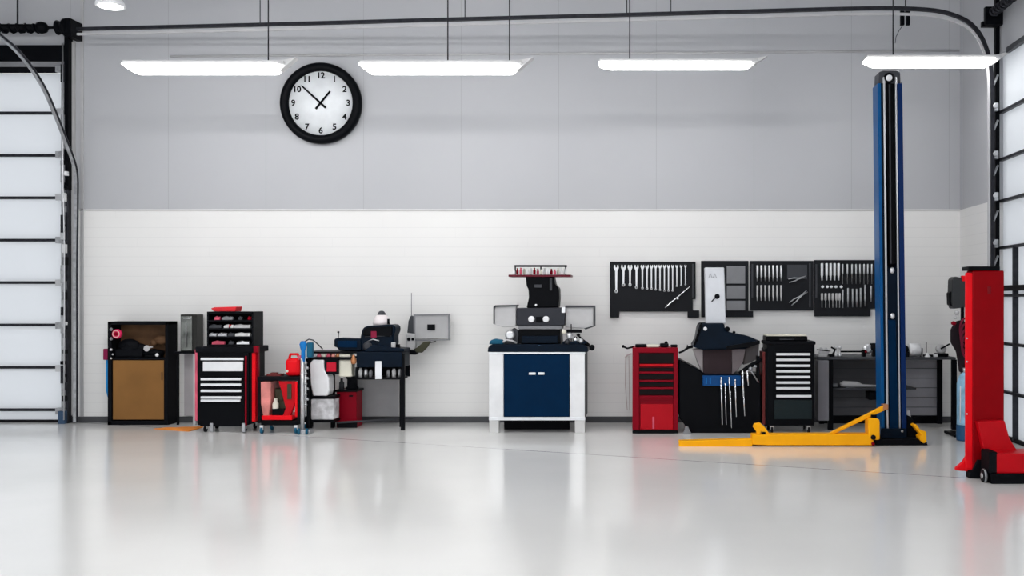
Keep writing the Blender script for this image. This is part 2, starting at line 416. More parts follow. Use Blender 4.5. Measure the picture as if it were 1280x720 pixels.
# cross-room rail hangers of the track
for x in (-4.47, -2.02, -.15, .35):
    yy = 10.65 + (2.83-x)*.0885
    MB().tube([(x, yy, 4.78), (x, yy, CZ-.005)], .006, 6).build('track_hanger', dgrey, d2)
s2 = thing('torsion_spring_shaft', 'black torsion springs on wall above the right garage door', 'door spring', (3.85, 9, 4.66))
MB().tube([(3.86, 10.62, 4.67), (3.86, 6.3, 4.67)], .016).build('shaft', black, s2)
for y0, y1, r in ((10.5, 8.6, .045), (8.3, 6.6, .045)):
    c = []
    for i in range(181):
        u = i/180; a = i*.85; c.append((3.86 + r*math.cos(a), y0+(y1-y0)*u, 4.67 + r*math.sin(a)))
    MB().tube(c, .014, 5).build('spring', dmetal, s2)
MB().tube([(3.88, 10.5, 4.83), (3.88, 6.4, 4.86)], .02).build('pipe', black, s2)
MB().box(3.80, 10.56, 4.56, 3.995, 10.62, 4.76, .005).build('bearing_bracket', black, s2)

# ------------------------------------------------------------------ conduit and ceiling items
cd = MB(); cd.tube([(WX(212, 11.97), 11.985, WZ(70, 11.97)), (WX(800, 11.97), 11.985, WZ(66, 11.97)), (RW-.02, 11.985, WZ(63, 11.97))], .013, 8)
tag(cd.build('conduit', lgrey), 'thin grey conduit running along the back wall behind the lamps', 'conduit')
# lamps
def make_lamp(X0, X1, Y, zt, zb, label, grp='ceiling lamps hung in a row', rods=()):
    t = thing('hanging_lamp', label, 'lamp', ((X0+X1)/2, Y+.14, zb), grp)
    L = X1-X0
    MB().box(X0+.02, Y+.02, zt-.005, X1+.06, Y+.24, zt+.03, .006).build('housing', lgrey, t)
    # wrap-around lens: cross-section narrowing downwards, ends slanted
    m = MB(); tb = bmesh.new()
    s = .11; s2_ = .05
    top = [(X0, Y), (X1-.0, Y), (X1, Y+.26), (X0, Y+.26)]
    bot = [(X0+s, Y+.05), (X1-s2_, Y+.05), (X1-s2_, Y+.22), (X0+s, Y+.22)]
    a = [tb.verts.new((x, y, zt-.006)) for x, y in top]; b = [tb.verts.new((x, y, zb)) for x, y in bot]
    tb.faces.new(a); tb.faces.new(list(reversed(b)))
    for i in range(4): tb.faces.new((a[i], b[i], b[(i+1) % 4], a[(i+1) % 4]))
    bmesh.ops.recalc_face_normals(tb, faces=tb.faces)
    bmesh.ops.bevel(tb, geom=list(tb.edges), offset=.012, segments=2, affect='EDGES')
    m._add(tb); m.build('lens', M_lamp if Y > 9 else M_lamp_unseen, t)
    e = MB(); e.prism([(X1-.03, zb+.03), (X1+.005, zb+.02), (X1+.17, zt+.075), (X1+.02, zt+.045)], Y+.08, .10)
    e.build('end_bracket', pgrey, t)
    for rx in rods:
        MB().tube([(rx, Y+.12, zt+.028), (rx, Y+.12, CZ-.003)], .007 , 6).build('suspension_rod', dmetal, t)
    return t
YL = 10.3
def lampx(px): return WX(px, YL)
def zbot(py): return WZ(py, YL+.22)
zt, zb = WZ(78, YL), zbot(94)
make_lamp(lampx(149), lampx(346), YL, zt, zb, 'bright hanging strip lamp left of the clock, leftmost of the row', rods=(lampx(330),))
make_lamp(lampx(446), lampx(645), YL, zt, zb, 'bright hanging strip lamp just right of the clock', rods=(lampx(557), lampx(635)))
make_lamp(lampx(747), lampx(941), YL, WZ(76, YL), zbot(88), 'bright hanging strip lamp above the wrench board, third from the left', rods=(lampx(787),))
make_lamp(lampx(1083), lampx(1246), YL, WZ(71, YL), zbot(85.5), 'bright hanging strip lamp above the blue lift post, rightmost of the row', rods=(lampx(1120),))
for yy in (7.4, 1.2):  # unseen rows added nearer the camera to brighten the room
    for k, xx in enumerate((-7.0, -4.1, -1.2) + ((1.7,) if yy < 5 else ())):
        make_lamp(xx, xx+1.7, yy, zt+.6, zb+.6, 'added unseen strip lamp in the rows nearer the viewer', 'added unseen lamps in the nearer rows')
hb = thing('high_bay_lamp', 'white hanging lamp cut by the top edge above the left door', 'lamp', P(138, 4, 10.4))
c = P(138, 8, 10.4)
MB().lathe(c, [(.15, 0), (.145, .03), (.09, .12), (.05, .17)], 'z', 20).build('shade', white, hb)
MB().lathe(c + Vector((0, 0, -.012)), [(.10, 0), (.12, .008), (.12, .012)], 'z', 20).build('lens', M_lamp, hb)
MB().tube([c + Vector((0, 0, .17)), (c.x, c.y, CZ-.003)], .01).build('suspension_rod', dmetal, hb)
ps = thing('pendant_switch', 'pair of small black switch boxes hanging from the ceiling above the blue lift', 'switch', P(1132, 30, 11.3))
for px in (1128.5, 1135.5):
    MB().pbox(px-2.4, 12, px+2.4, 31, 11.3, .05, .006).build('switch_box', black, ps)
MB().tube([P(1132, 14, 11.32), (WX(1132, 11.32), 11.32, CZ-.003)], .008, 6).build('cord', black, ps)
MB().box(WX(1128, 11.3), 11.31, WZ(18, 11.3), WX(1136, 11.3), 11.34, WZ(14, 11.3), .003).build('bridge', black, ps)
MB().ptube([(1129, 31, 11.32), (1124, 38, 11.3), (1120, 46, 11.3), (1119, 54, 11.32)], .004, 6).build('loose_wire', dgrey, ps)

# ------------------------------------------------------------------ clock
cc = P(401, 129, 11.93); R = .507
ck = thing('wall_clock', 'large round black-rimmed clock with white dial on the upper back wall', 'clock', (cc.x, 11.99, cc.z))
MB().lathe((cc.x, 0, cc.z), [(R-.11, 11.93), (R-.105, 11.905), (R-.085, 11.885), (R-.03, 11.88), (R-.008, 11.90), (R, 11.94), (R-.005, 11.985), (R-.11, 11.985)], 'y', 72, True).build('rim', black, ck)
MB().lathe((cc.x, 0, cc.z), [(.001, 11.93), (R-.095, 11.93), (R-.095, 11.96), (.001, 11.96)], 'y', 72).build('dial', dial, ck)
for k in range(1, 13):
    a = k*PI/6; rr = .342
    text_part('numeral', str(k), .104, (cc.x + rr*math.sin(a), 11.927, cc.z + rr*math.cos(a)), black, ck)
def hand(ang, l, tail, w0, w1, name, y):
    d = Vector((math.sin(ang), 0, math.cos(ang))); q = Vector((d.z, 0, -d.x)); o = Vector((cc.x, 0, cc.z))
    pts = [o - d*tail + q*w0, o + d*l + q*w1, o + d*l - q*w1, o - d*tail - q*w0]
    MB().prism([(p.x, p.z) for p in pts], y, .004).build(name, black, ck)
hand(math.radians(39), .19, .095, .014, .011, 'hour_hand', 11.915)
hand(math.radians(-47.5), .32, .09, .014, .009, 'minute_hand', 11.91)
MB().lathe((cc.x, 0, cc.z), [(.001, 11.90), (.014, 11.90), (.014, 11.93), (.001, 11.93)], 'y', 16).build('hub', black, ck)

# ------------------------------------------------------------------ tool boards
YB = 11.955
boards = []
def board(pts, label, grp='black tool boards on the back wall'):
    t = tag(MB().ppoly(pts, YB, .0448, .003).build('tool_board', mat('tool_board_black', (0.010, 0.011, 0.014), .6)), label, 'tool board', grp)
    return t
b1 = board([(762.5, 327), (869.5, 327), (869.5, 374), (866, 374), (866, 388), (874, 388), (874, 397), (859.5, 397), (859.5, 389.5), (774, 389.5), (774, 397), (762.5, 397)], 'black wall board holding a row of wrenches and a diagonal bar, leftmost board')
b2 = board([(876.5, 326), (935.5, 326), (935.5, 388.7), (941.5, 388.7), (941.5, 396.5), (876.5, 396.5)], 'black wall board with grey tray panels behind the tall pale column')
b3 = board([(938, 326), (1017, 326), (1017, 388), (942.5, 388), (938, 388)], 'black wall board with two rows of seven punches and pliers')
b4 = board([(1018.3, 325), (1101, 325), (1101, 386), (1088, 386), (1088, 395.5), (1018.3, 395.5)], 'black wall board packed with screwdrivers beside the blue lift post')
for y0, y1 in ((332.5, 354.5), (357, 373.5), (376, 388)):
    MB().pbox(908.5, y0, 931.5, y1, YB-.012, .014, .003).build('tray_panel', mgrey, b2)
MB().pbox(984, 331, 1009, 349, YB-.008, .01, .002).build('foam_insert', dgrey, b3)
MB().pbox(1011.5, 329, 1013.5, 384, YB-.008, .01, .002).build('edge_strip', dgrey, b3)
for b, xs_ in ((b1, (866.2,)), (b3, (940.5,)), (b4, (1020.5,))):
    for xx in xs_: MB().pbox(xx-1, 330, xx+1, 372, YB-.006, .008, .001).build('edge_strip', dgrey, b)
# wrench prototype (height 1 unit scaled): built about its own top centre
def make_wrench(px, y0, y1, w, label):
    Y = YB - .02; top = WZ(y0, Y); bot = WZ(y1, Y); x = WX(px, Y); L = top-bot; w = w*.01
    m = MB()
    m.prism([(x-w*.28, top-w), (x+w*.28, top-w), (x+w*.22, bot+w*.5), (x-w*.22, bot+w*.5)], Y, .008, .001)
    m.prism([(x-w*.5, top-.0), (x-w*.62, top-w*.7), (x-w*.3, top-w*1.5), (x+w*.3, top-w*1.5), (x+w*.62, top-w*.7), (x+w*.5, top), (x+w*.2, top-w*.1), (x+w*.18, top-w*.65), (x-w*.18, top-w*.65), (x-w*.2, top-w*.1)], Y-.001, .010)
    ring = [(x + w*.30*math.cos(a), Y+.004, bot+w*.2 + w*.30*math.sin(a)) for a in [2*PI*k/14 for k in range(14)]]
    m.tube(ring, w*.16, 6, closed=True)
    m.box(x-.002, Y+.005, top-w*1.2-.004, x+.002, YB+.002, top-w*1.2+.004)
    o = m.build('wrench', steel)
    return tag(o, label, 'wrench', 'wrenches on the leftmost board')
wx = [770.3, 779.3, 787.5, 795.6, 803, 808.8, 814.3, 819.6, 825, 830.5, 835.6, 840.8, 846, 851.4, 856.8]
wb = [365, 357, 357, 360, 361, 361.5, 361.5, 362.5, 363, 364, 364, 364, 358, 357, 356]
ww = [5.2, 5, 4.8, 4.6, 3.8, 3.6, 3.4, 3.1, 3.1, 3, 3, 2.9, 2.8, 2.7, 2.4]
for i in range(15):
    if i == 0: lab = 'widest steel wrench, first from the left on the leftmost board'
    elif i == 14: lab = 'narrowest dull wrench, last on the right of the leftmost board'
    else: lab = '%s steel wrench from the left on the leftmost black board' % ORD[i]
    make_wrench(wx[i], 331, wb[i], ww[i], lab)
Y = YB-.02
tag(MB().ptube([(831, 384.5, Y), (834, 382.3, Y), (858, 362, Y), (863, 357.5, Y)], [.009, .012, .009, .006]).box(WX(846, Y), Y, WZ(374, Y), WX(848, Y), YB+.003, WZ(371, Y)).build('pry_bar', chrome), 'shiny steel bar hung diagonally below the wrench row', 'pry bar')
def punch(px, y0, y1, w, label, group, name='punch', handle=False, m=steel):
    x = WX(px, Y); top = WZ(y0, Y); L = top - WZ(y1, Y); r = w*.005
    mb = MB()
    if handle: prof = [(r*.7, 0), (r, -.01), (r, -L*.45), (r*.7, -L*.5), (r*.35, -L*.52), (r*.35, -L)]
    else: prof = [(r*.8, 0), (r, -.006), (r, -L*.7), (r*.75, -L*.75), (r*.6, -L)]
    mb.lathe((x, Y, top), prof, 'z', 10); mb.box(x-.002, Y, top-L*.3-.003, x+.002, YB+.003, top-L*.3+.003)
    return tag(mb.build(name, m), label, 'tool', group)
for i in range(7):
    px = 946.7 + i*4.95
    punch(px, 331.5, 351.5, 3.1, '%s steel punch from the left, upper row of the punch board' % ORD[i], 'upper row of punches')
    punch(px, 356.5, 376, 2.5, '%s steel punch from the left, lower row of the punch board' % ORD[i], 'lower row of punches', m=lgrey)
def pliers(x0, y0, x1, y1, label):
    a = P(x0, y0, Y); b = P(x1, y1, Y); d = (b-a).normalized(); q = Vector((-d.z, 0, d.x)); L = (b-a).length
    m = MB()
    for s in (-1, 1):
        m.tube([a + q*s*.022, a + d*L*.3 + q*s*.02, a + d*L*.62, b - q*s*.012], [.008, .009, .011, .005], 6)
    m.lathe(a + d*L*.62 + Vector((0, -.01, 0)), [(.012, 0), (.012, .02)], 'y', 10)
    m.box((a.x+b.x)/2-.003, Y, (a.z+b.z)/2-.003, (a.x+b.x)/2+.003, YB+.003, (a.z+b.z)/2+.003)
    return tag(m.build('pliers', galv), label, 'pliers', 'pliers on the punch board')
pliers(986, 351, 1008, 346, 'grey pliers lying nearly level on the board above the tilted pliers')
pliers(988, 380, 1009, 364, 'grey pliers hung at a steep slant at the lower board corner')
up_ = [1027.5, 1033.3, 1038.3, 1043.3, 1048.3]
for i, px in enumerate(up_):
    punch(px, 329, 350.5, 3.3, '%s thick white-handled driver from the left, rightmost board' % ORD[i], 'thick drivers in the upper row', 'nut_driver', m=alu)
up2 = [1053.3, 1059.2, 1065, 1070, 1075, 1080, 1084.7, 1089.7, 1094.7]
for i, px in enumerate(up2):
    punch(px, 330, 355, 2.3, '%s thin screwdriver from the left, upper row of the rightmost board' % ORD[i], 'thin screwdrivers in the upper row', 'screwdriver', True)
for i, px in enumerate([1028.3, 1034.2, 1039.2, 1045, 1051.7]):
    x = WX(px, Y); z = WZ(362, Y)
    tag(MB().lathe((x, 0, z+.035), [(.012, Y-.01), (.017, Y-.008), (.017, Y+.02), (.012, YB+.003)], 'y', 12).build('socket', alu), '%s round socket from the left in the middle row, rightmost board' % ORD[i], 'socket', 'sockets in the middle row')
for i, px in enumerate([1027.5, 1032, 1036.7, 1041, 1045.5, 1049.5]):
    punch(px, 366.5, 384.5, 3.0, '%s short screwdriver from the left, below the sockets' % ORD[i], 'short screwdrivers below the sockets', 'screwdriver', True, m=lgrey)
for i, (px, a, b) in enumerate([(1053.5, 362, 385), (1060, 360, 384), (1065.8, 361, 384), (1070.8, 361, 384), (1075.8, 360, 384), (1081.3, 356, 383), (1088.7, 357, 377)]):
    punch(px, a, b, 2.4, '%s long pin from the left, lower right of the rightmost board' % ORD[i], 'long pins in the lower row', 'drift_pin', m=galv)

# ------------------------------------------------------------------ brown cabinet (far left)
Yc = 11.74
cb = thing('display_cabinet', 'black-framed cabinet with brown door and open shelf, far left', 'cabinet', (WX(172, Yc), Yc+.12, 0))
fr = MB(); D = .235
x0, x1 = WX(134.5, Yc), WX(208, Yc); zt_ = WZ(403, Yc); zm = WZ(447, Yc)
fr.box(x0, Yc, 0.0, x0+.045, Yc+D, zt_, .004); fr.box(x1-.018, Yc, 0.0, x1+.02, Yc+D, zt_, .004)
fr.box(x0, Yc, zt_-.03, x1+.02, Yc+D, zt_+.01, .004); fr.box(x0, Yc, 0, x1, Yc+D, .05, .004)
fr.box(x0+.02, Yc+.02, zm-.03, x1-.02, Yc+D, zm, .004)
fr.build('frame', blackm, cb)
MB().box(x0+.045, Yc+D-.02, .05, x1-.02, Yc+D, zt_-.03).build('back_sheet', brownd, cb)
dr = MB().box(x0+.055, Yc+.015, .065, x1-.03, Yc+.04, zm-.035, .004).build('door', brownb, cb)
MB().box(x1-.035, Yc+.005, .05, x1-.02, Yc+.05, zm-.03, .004).build('door_post', blackm, cb)
MB().box(x1-.065, Yc, .55, x1-.055, Yc+.02, .65, .003).build('handle', brownd, dr)
# things inside
def onz(z): return z
tag(MB().sph((x0+.20, Yc+.12, zm+.12), .12, (1.2, .6, .9)).sph((x0+.32, Yc+.14, zm+.08), .09, (1.2, .6, 1)).box(x0+.06, Yc+.04, zm, x0+.40, Yc+.19, zm+.10, .02).tube([(x0+.10, Yc+.08, zm+.10), (x0+.2, Yc+.05, zm+.16), (x0+.28, Yc+.08, zm+.1)], .012).build('tool_case', blackm), 'dark rounded tool case on the open shelf of the brown cabinet, left', 'tool case')
pt = thing('angle_grinder', 'dark grinder with pale disc on the right of the cabinet shelf', 'power tool', (x1-.22, Yc+.1, zm))
MB().tube([(x1-.34, Yc+.08, zm+.045), (x1-.2, Yc+.09, zm+.06), (x1-.08, Yc+.1, zm+.05)], [.03, .045, .03], 12).box(x1-.3, Yc+.05, zm, x1-.1, Yc+.14, zm+.03, .01).build('body', black, pt)
MB().lathe((x1-.26, Yc+.03, zm+.11), [(.035, 0), (.04, .01), (.02, .03)], 'y', 16).tube([(x1-.3, Yc+.05, zm+.10), (x1-.2, Yc+.06, zm+.13)], .012).build('disc', lgrey, pt)
MB().sph((x1-.13, Yc+.03, zm+.03), .022, (1, .6, 1)).build('knob', white, pt)
tag(MB().sph((x1-.12, Yc+.12, zm+.21), .07, (1.3, .6, .8)).sph((x1-.21, Yc+.12, zm+.18), .045).tube([(x1-.11, Yc+.13, zm+.14), (x1-.1, Yc+.2, zm+.18)], .01).build('brown_pouch', brownd), 'dark brown leather pouch on the cabinet shelf back panel', 'pouch')
rt = tag(MB().lathe((x0+.125, Yc-.04, zt_-.14), [(.02, 0), (.05, 0), (.058, .015), (.058, .04), (.03, .045), (.02, .045)], 'y', 20).build('tape_reel', mat('pink_reel', (.75, .03, .12), .5)), 'pink-red round tape reel stuck at the top left of the brown cabinet', 'reel')
MB().lathe((x0+.125, Yc-.05, zt_-.14), [(.016, 0), (.022, .004), (.022, .012)], 'y', 16).build('hub', redd, rt)
MB().tube([(x0+.125+.04*math.cos(a), Yc-.042, zt_-.14+.04*math.sin(a)) for a in [2*PI*q/20 for q in range(20)]], .004, 6, closed=True).build('rim', cream, rt)
for dz in (.055, -.06):
    MB().sph((x0+.05, Yc-.01, zt_-.14+dz), .02, (1, .6, 1)).build('clip', mgrey, rt)
hp = thing('hanging_sling', 'bright blue strap with red buckle hanging on cabinet side, far left', 'strap', P(131, 450, Yc))
MB().prism([(WX(129.5, Yc), WZ(448, Yc)), (WX(134, Yc), WZ(448, Yc)), (WX(134.3, Yc), WZ(495, Yc)), (WX(131.5, Yc), WZ(497, Yc)), (WX(129.5, Yc), WZ(489, Yc))], Yc+.05, .02, .003).build('strap', mat('sky_blue_web', (.02, .25, .62), .6), hp)
MB().pbox(128.5, 436, 134.5, 450, Yc+.03, .06, .01).build('buckle', mat('wine_buckle', (.22, .01, .06), .5), hp)
MB().sph(P(139, 437, Yc-.02), .018).sph(P(141, 443, Yc-.02), .013).sph(P(139, 448, Yc-.02), .013).build('ring', steel, hp)

# small wall shelf between cabinet and chest with steel case
ws = thing('wall_shelf', 'narrow black wall shelf between brown cabinet and black tool chest', 'shelf', (WX(232, 11.8), 11.85, 0))
MB().box(WX(219.5, 11.75), 11.72, WZ(442, 11.75), WX(247, 11.75), 11.98, WZ(439.5, 11.75), .003).build('top', black, ws)
MB().box(WX(241, 11.75), 11.75, 0, WX(244.5, 11.75), 11.79, WZ(442, 11.75), .003).build('leg', lgrey, ws)
MB().box(WX(220.5, 11.75), 11.75, 0, WX(222.5, 11.75), 11.79, WZ(442, 11.75), .003).build('leg', black, ws)
MB().box(WX(221, 11.75), 11.94, 0.09, WX(244, 11.75), 11.955, WZ(442, 11.75), .002).build('back_sheet', mat('slate_lilac_sheet', (.42, .40, .42), .5), ws)  # flat grey sheet filling the space below the shelf top
sc_ = thing('steel_case', 'upright grey metal case standing on the narrow wall shelf', 'case', P(235, 439, 11.78))
zc = WZ(439.5, 11.75)
MB().box(WX(225, 11.75), 11.76, zc, WX(245.5, 11.75), 11.94, WZ(393, 11.75), .006).build('body', mat('case_side', (.03, .03, .028), .4, .4), sc_)
MB().box(WX(226, 11.75), 11.745, zc+.01, WX(240, 11.75), 11.765, WZ(395, 11.75), .01).build('door', mat('mottled_steel', (.17, .18, .17), .3, .6, var=.6, scale=7), sc_)
MB().tube([(WX(228, 11.7), 11.735, WZ(398, 11.7)), (WX(238, 11.7), 11.735, WZ(398, 11.7))], .008).tube([(WX(231, 11.7), 11.735, WZ(402, 11.7)), (WX(231, 11.7), 11.735, WZ(434, 11.7))], .006).build('handle', steel, sc_)
# orange cloth on floor
ob = MB(); t = bmesh.new(); nx, ny = 16, 8
ox0, oy0, oy1 = -5.76, 11.10, 11.68
G = []
for i in range(nx+1):
    row = []
    for j in range(ny+1):
        u, v = i/nx, j/ny
        half = .12 + .88*u
        row.append(t.verts.new((ox0 + .52*u, (oy0+oy1)/2 + (v-.5)*(oy1-oy0)*half*.8, .006 + .018*abs(math.sin(u*6+v*5))*math.sin(PI*v)*math.sin(PI*u))))
    G.append(row)
for i in range(nx):
    for j in range(ny):
        f = t.faces.new((G[i][j], G[i+1][j], G[i+1][j+1], G[i][j+1])); f.smooth = True
r = bmesh.ops.extrude_face_region(t, geom=list(t.faces)); bmesh.ops.translate(t, vec=(0, 0, -.0055), verts=[v for v in r['geom'] if isinstance(v, bmesh.types.BMVert)])
bmesh.ops.recalc_face_normals(t, faces=t.faces); ob._add(t)
tag(ob.build('shop_rag', orange), 'orange cloth lying on the floor beside the black tool chest', 'cloth')

# ------------------------------------------------------------------ rolling tool chest (shared maker)
def caster(x, y, parent, r=.035, m=rubber, z=None):
    c = MB(); c.lathe((x-.014, y, r), [(r*.5, 0), (r, .003), (r, .025), (r*.5, .028)], 'x', 16)
    o = c.build('caster', m, parent)
    MB().box(x-.02, y-.018, r, x+.02, y+.018, r*2+.02, .003).build('fork', steel, o)
    return o
Yt = 11.08
tc_ = thing('tool_chest', 'black rolling tool chest with red edges and bright drawer handles', 'tool chest', (WX(280, Yt), Yt+.22, 0))
x0, x1 = WX(246.5, Yt), WX(311, Yt)
MB().box(x0, Yt, .085, x1, Yt+.42, WZ(437, Yt), .01).build('body', black, tc_)
MB().box(x0-.02, Yt-.01, WZ(441, Yt), WX(318, Yt), Yt+.43, WZ(433.5, Yt), .01).build('top', blackm, tc_)
hs = [448.5, 463.5, 469, 476, 483.5, 491, 500.5]
for i, y in enumerate([445, 457, 471, 478.5, 486, 494]):
    y1 = [456, 470, 477.5, 485, 493, 505][i]
    d = MB().pbox(250, y+.5, 305, y1, Yt-.012, .02, .003).build('drawer', black, tc_)
    hy = [448.7, 463, 474, 481, 488.7, 497][i]
    if i == 1: MB().pbox(253.5, 452, 303.5, 464, Yt-.022, .012, .003).build('label_plate', white, d)
    else: MB().pbox(250.5, hy-1.5, 301 + (3 if i == 0 else 0), hy+1.5, Yt-.035, .024, .004).build('handle', alu, d)
MB().pbox(250.5, 499.5, 300, 502.5, Yt-.033, .022, .004).build('handle', alu, tc_)
MB().pbox(250, 505, 305, 533, Yt-.008, .012, .003).build('lower_door', black, tc_)
MB().pbox(243.5, 437, 246.5, 526, Yt-.005, .03, .003).build('corner_trim', pink, tc_)
MB().pbox(306, 445, 308.2, 532, Yt-.01, .02, .003).build('corner_trim', redd, tc_)
MB().pbox(314.8, 436, 319.2, 527, Yt+.02, .08, .004).build('side_rail', redb, tc_)
MB().pbox(319.6, 434, 322.6, 520, Yt+.05, .05, .006).build('side_panel', redd, tc_)
MB().pbox(311, 440, 315, 530, Yt+.02, .38, .004).build('side_wall', black, tc_)
MB().pbox(316.5, 432.5, 322.5, 441, Yt-.01, .05, .006).build('handle_end', redd, tc_)
for x, y in ((x0+.07, Yt+.06), (x1-.07, Yt+.06), (x0+.07, Yt+.36), (x1-.07, Yt+.36)): caster(x, y, tc_, .036)
for px in (264, 304): MB().pbox(px-2, 529, px+2, 540, Yt-.02, .03, .004).build('brake_tab', galv, tc_)
tt = thing('top_box', 'black upper tool box with red and silver tools, topmost on the chest', 'tool box', P(288, 434, Yt+.1))
zt0 = WZ(433.4, Yt); Y2 = Yt+.06
bx0, bx1 = WX(258.5, Y2), WX(316.5, Y2)
bz1 = WZ(389.5, Y2)
m = MB(); m.box(bx0, Y2, zt0, bx0+.02, Y2+.3, bz1, .004); m.box(bx1-.02, Y2, zt0, bx1, Y2+.3, bz1, .004); m.box(bx0, Y2+.28, zt0, bx1, Y2+.3, bz1, .004)
m.box(bx0, Y2, bz1-.03, bx1, Y2+.3, bz1, .004)
for z in (.0, .095, .19, .285): m.box(bx0, Y2+.0, zt0+z, bx1, Y2+.29, zt0+z+.022, .003)
m.build('case', black, tt)
for i, (py, segs) in enumerate([(398.5, [(267, 274, pink), (277, 290, mgrey), (297, 302, dgrey), (309, 313, redd)]), (408.5, [(260, 276, dgrey), (279, 291, pgrey), (285, 288, redb), (291, 312, lgrey)]), (420, [(260, 270, galv), (271, 283, galv), (284, 292, dgrey), (293, 312, pgrey)]), (429, [(264, 280, pink), (285, 291, dgrey), (295, 311, steel)])]):
    rp_ = [.285, .19, .095, 0][i]
    for (a, b, mm) in segs:
        zz = zt0 + rp_ + .022
        L = (b-a)*.0092
        xm = WX((a+b)/2, Y2); q = MB()
        q.tube([(xm-L/2, Y2+.03, zz+.022), (xm-L*.1, Y2+.03, zz+.026), (xm+L*.1, Y2+.03, zz+.024), (xm+L/2, Y2+.03, zz+.022)], [.012, .021, .014, .018], 8)
        q.box(xm-L/2, Y2+.01, zz, xm+L/2, Y2+.06, zz+.02, .004)
        q.build('hand_tool', mm, tt)
tag(MB().ppoly([(267, 389.2), (263.5, 385.5), (268, 384), (295.5, 383.2), (294, 389.2)], Y2+.05, .17, .004).build('red_tray', mat('coral_tray', (.72, .03, .04), .5)), 'flat red tray lying on top of the black upper tool box', 'tray')

# ------------------------------------------------------------------ red cart
Yr = 10.98
rc = thing('utility_cart', 'low red cart with black top tray and casters beside black chest', 'cart', (WX(348, Yr), Yr+.18, 0))
MB().pbox(321.5, 471, 375, 476, Yr, .38, .006).build('top_tray', blackm, rc)
m = MB()
m.pbox(322, 476, 325.5, 529, Yr, .03, .004).pbox(371.5, 476, 375, 529, Yr, .03, .004).box(WX(322, Yr), Yr+.34, WZ(529, Yr), WX(325.5, Yr), Yr+.37, WZ(476, Yr), .004).box(WX(371, Yr), Yr+.34, WZ(529, Yr), WX(374.5, Yr), Yr+.37, WZ(476, Yr), .004)
m.build('frame', blackm, rc)
MB().ppoly([(325.5, 477), (338.5, 477), (338, 500), (336, 517), (338, 525), (330, 525), (326, 505)], Yr+.01, .30, .004).build('left_panel', mat('pale_red_panel', (.62, .22, .20), .5, var=.5, scale=5), rc)
MB().ppoly([(348, 476.5), (369, 476.5), (370, 500), (361, 524), (352, 524), (357, 510), (352, 490)], Yr+.01, .05, .004).build('right_panel', red, rc)
MB().pbox(368.5, 477, 371.5, 521, Yr-.01, .03, .004).build('red_post', redb, rc)
MB().pbox(327, 519.5, 365, 525, Yr-.01, .36, .006).build('bottom_tray', redb, rc)
MB().pbox(326, 525.5, 371, 532, Yr+.02, .32, .006).build('base', black, rc)
for px in (326.5, 369.5):
    for yy in (Yr+.02, Yr+.33):
        c_ = caster(WX(px, Yr), yy, rc, .038, teal)
MB().pbox(358.8, 480, 364, 499, Yr-.004, .02, .004).build('slot', olive, rc)
zt1 = WZ(519.4, Yr)
tag(MB().box(WX(338.5, Yr), Yr+.1, zt1, WX(356, Yr), Yr+.25, zt1+.30, .02).sph((WX(347, Yr), Yr+.13, zt1+.2), .06, (1.1, .8, 1.2)).build('oil_drum', olive), 'dark olive can inside the low red cart', 'can')
tag(MB().lathe((WX(342, Yr), Yr+.06, zt1), [(.03, 0), (.035, .01), (.035, .13), (.02, .16), (.018, .19)], 'z', 14).build('spray_can', cream), 'small cream spray can inside the low red cart', 'can')
tag(MB().pbox(340, 511, 356, 519.4, Yr+.02, .05, .004).build('black_box', black), 'small black box on the bottom tray of the red cart', 'box')
tag(MB().pbox(333, 467.5, 351, 470.8, Yr+.1, .12, .006).pbox(338, 465.8, 346, 467.5, Yr+.12, .06, .003).build('hand_plane', mat('brown_red_tool', (.16, .03, .03), .5)), 'flat dark reddish tool on the top tray of the red cart', 'tool')
jc = thing('fuel_can', 'bright red rounded fuel can standing on the red cart tray', 'can', P(363, 471, Yr+.1))
zj = WZ(470.9, Yr)
MB().box(WX(353, Yr), Yr+.06, zj, WX(372.5, Yr), Yr+.20, zj+.205, .045).build('body', redb, jc)
MB().tube([(WX(356, Yr), Yr+.13, zj+.18), (WX(358, Yr), Yr+.13, zj+.25), (WX(367, Yr), Yr+.13, zj+.25), (WX(370, Yr), Yr+.13, zj+.18)], .016).build('handle', redb, jc)
MB().lathe((WX(371, Yr), Yr+.10, zj+.19), [(.022, 0), (.022, .03), (.012, .05)], 'z', 12).build('cap', pink, jc)
MB().lathe((WX(356.5, Yr), Yr+.055, zj+.06), [(.015, 0), (.015, .02)], 'y', 12).build('badge', cream, jc)

# ------------------------------------------------------------------ silver stand with blue head
Ys = 10.98
st = thing('jack_stand', 'tall silver post stand with blue head beside the red cart', 'stand', (WX(379, Ys), Ys+.05, 0))
MB().tube([P(378, 541, Ys), P(378, 448, Ys)], .022, 12).tube([P(382, 520, Ys+.02), P(382, 455, Ys+.02)], .012).build('post', steel, st)
MB().tube([P(384.5, 538, Ys+.06), P(384.5, 448, Ys+.06)], .02, 8).build('rear_post', black, st)
b = MB()
for k in range(9): b.lathe(P(382+(k % 2)*2, 455+k*6.5, Ys+.01), [(.012, 0), (.02, .008), (.012, .03)], 'z', 10)
b.build('chain', galv, st)
MB().lathe(P(379, 452, Ys), [(.018, 0), (.024, .06), (.022, .12), (.034, .16), (.042, .20), (.024, .235)], 'z', 16).build('head', bblue, st)
MB().pbox(383, 428, 390, 447, Ys-.01, .07, .012).build('valve', teal, st)
MB().ptube([(381, 427, Ys), (386, 424, Ys), (391, 425, Ys), (396, 429, Ys+.05), (403, 436, Ys+.2)], .007).build('hose', dgrey, st)
MB().box(WX(374, Ys), Ys-.05, 0.0, WX(389, Ys), Ys+.1, .05, .01).build('base', galv, st)
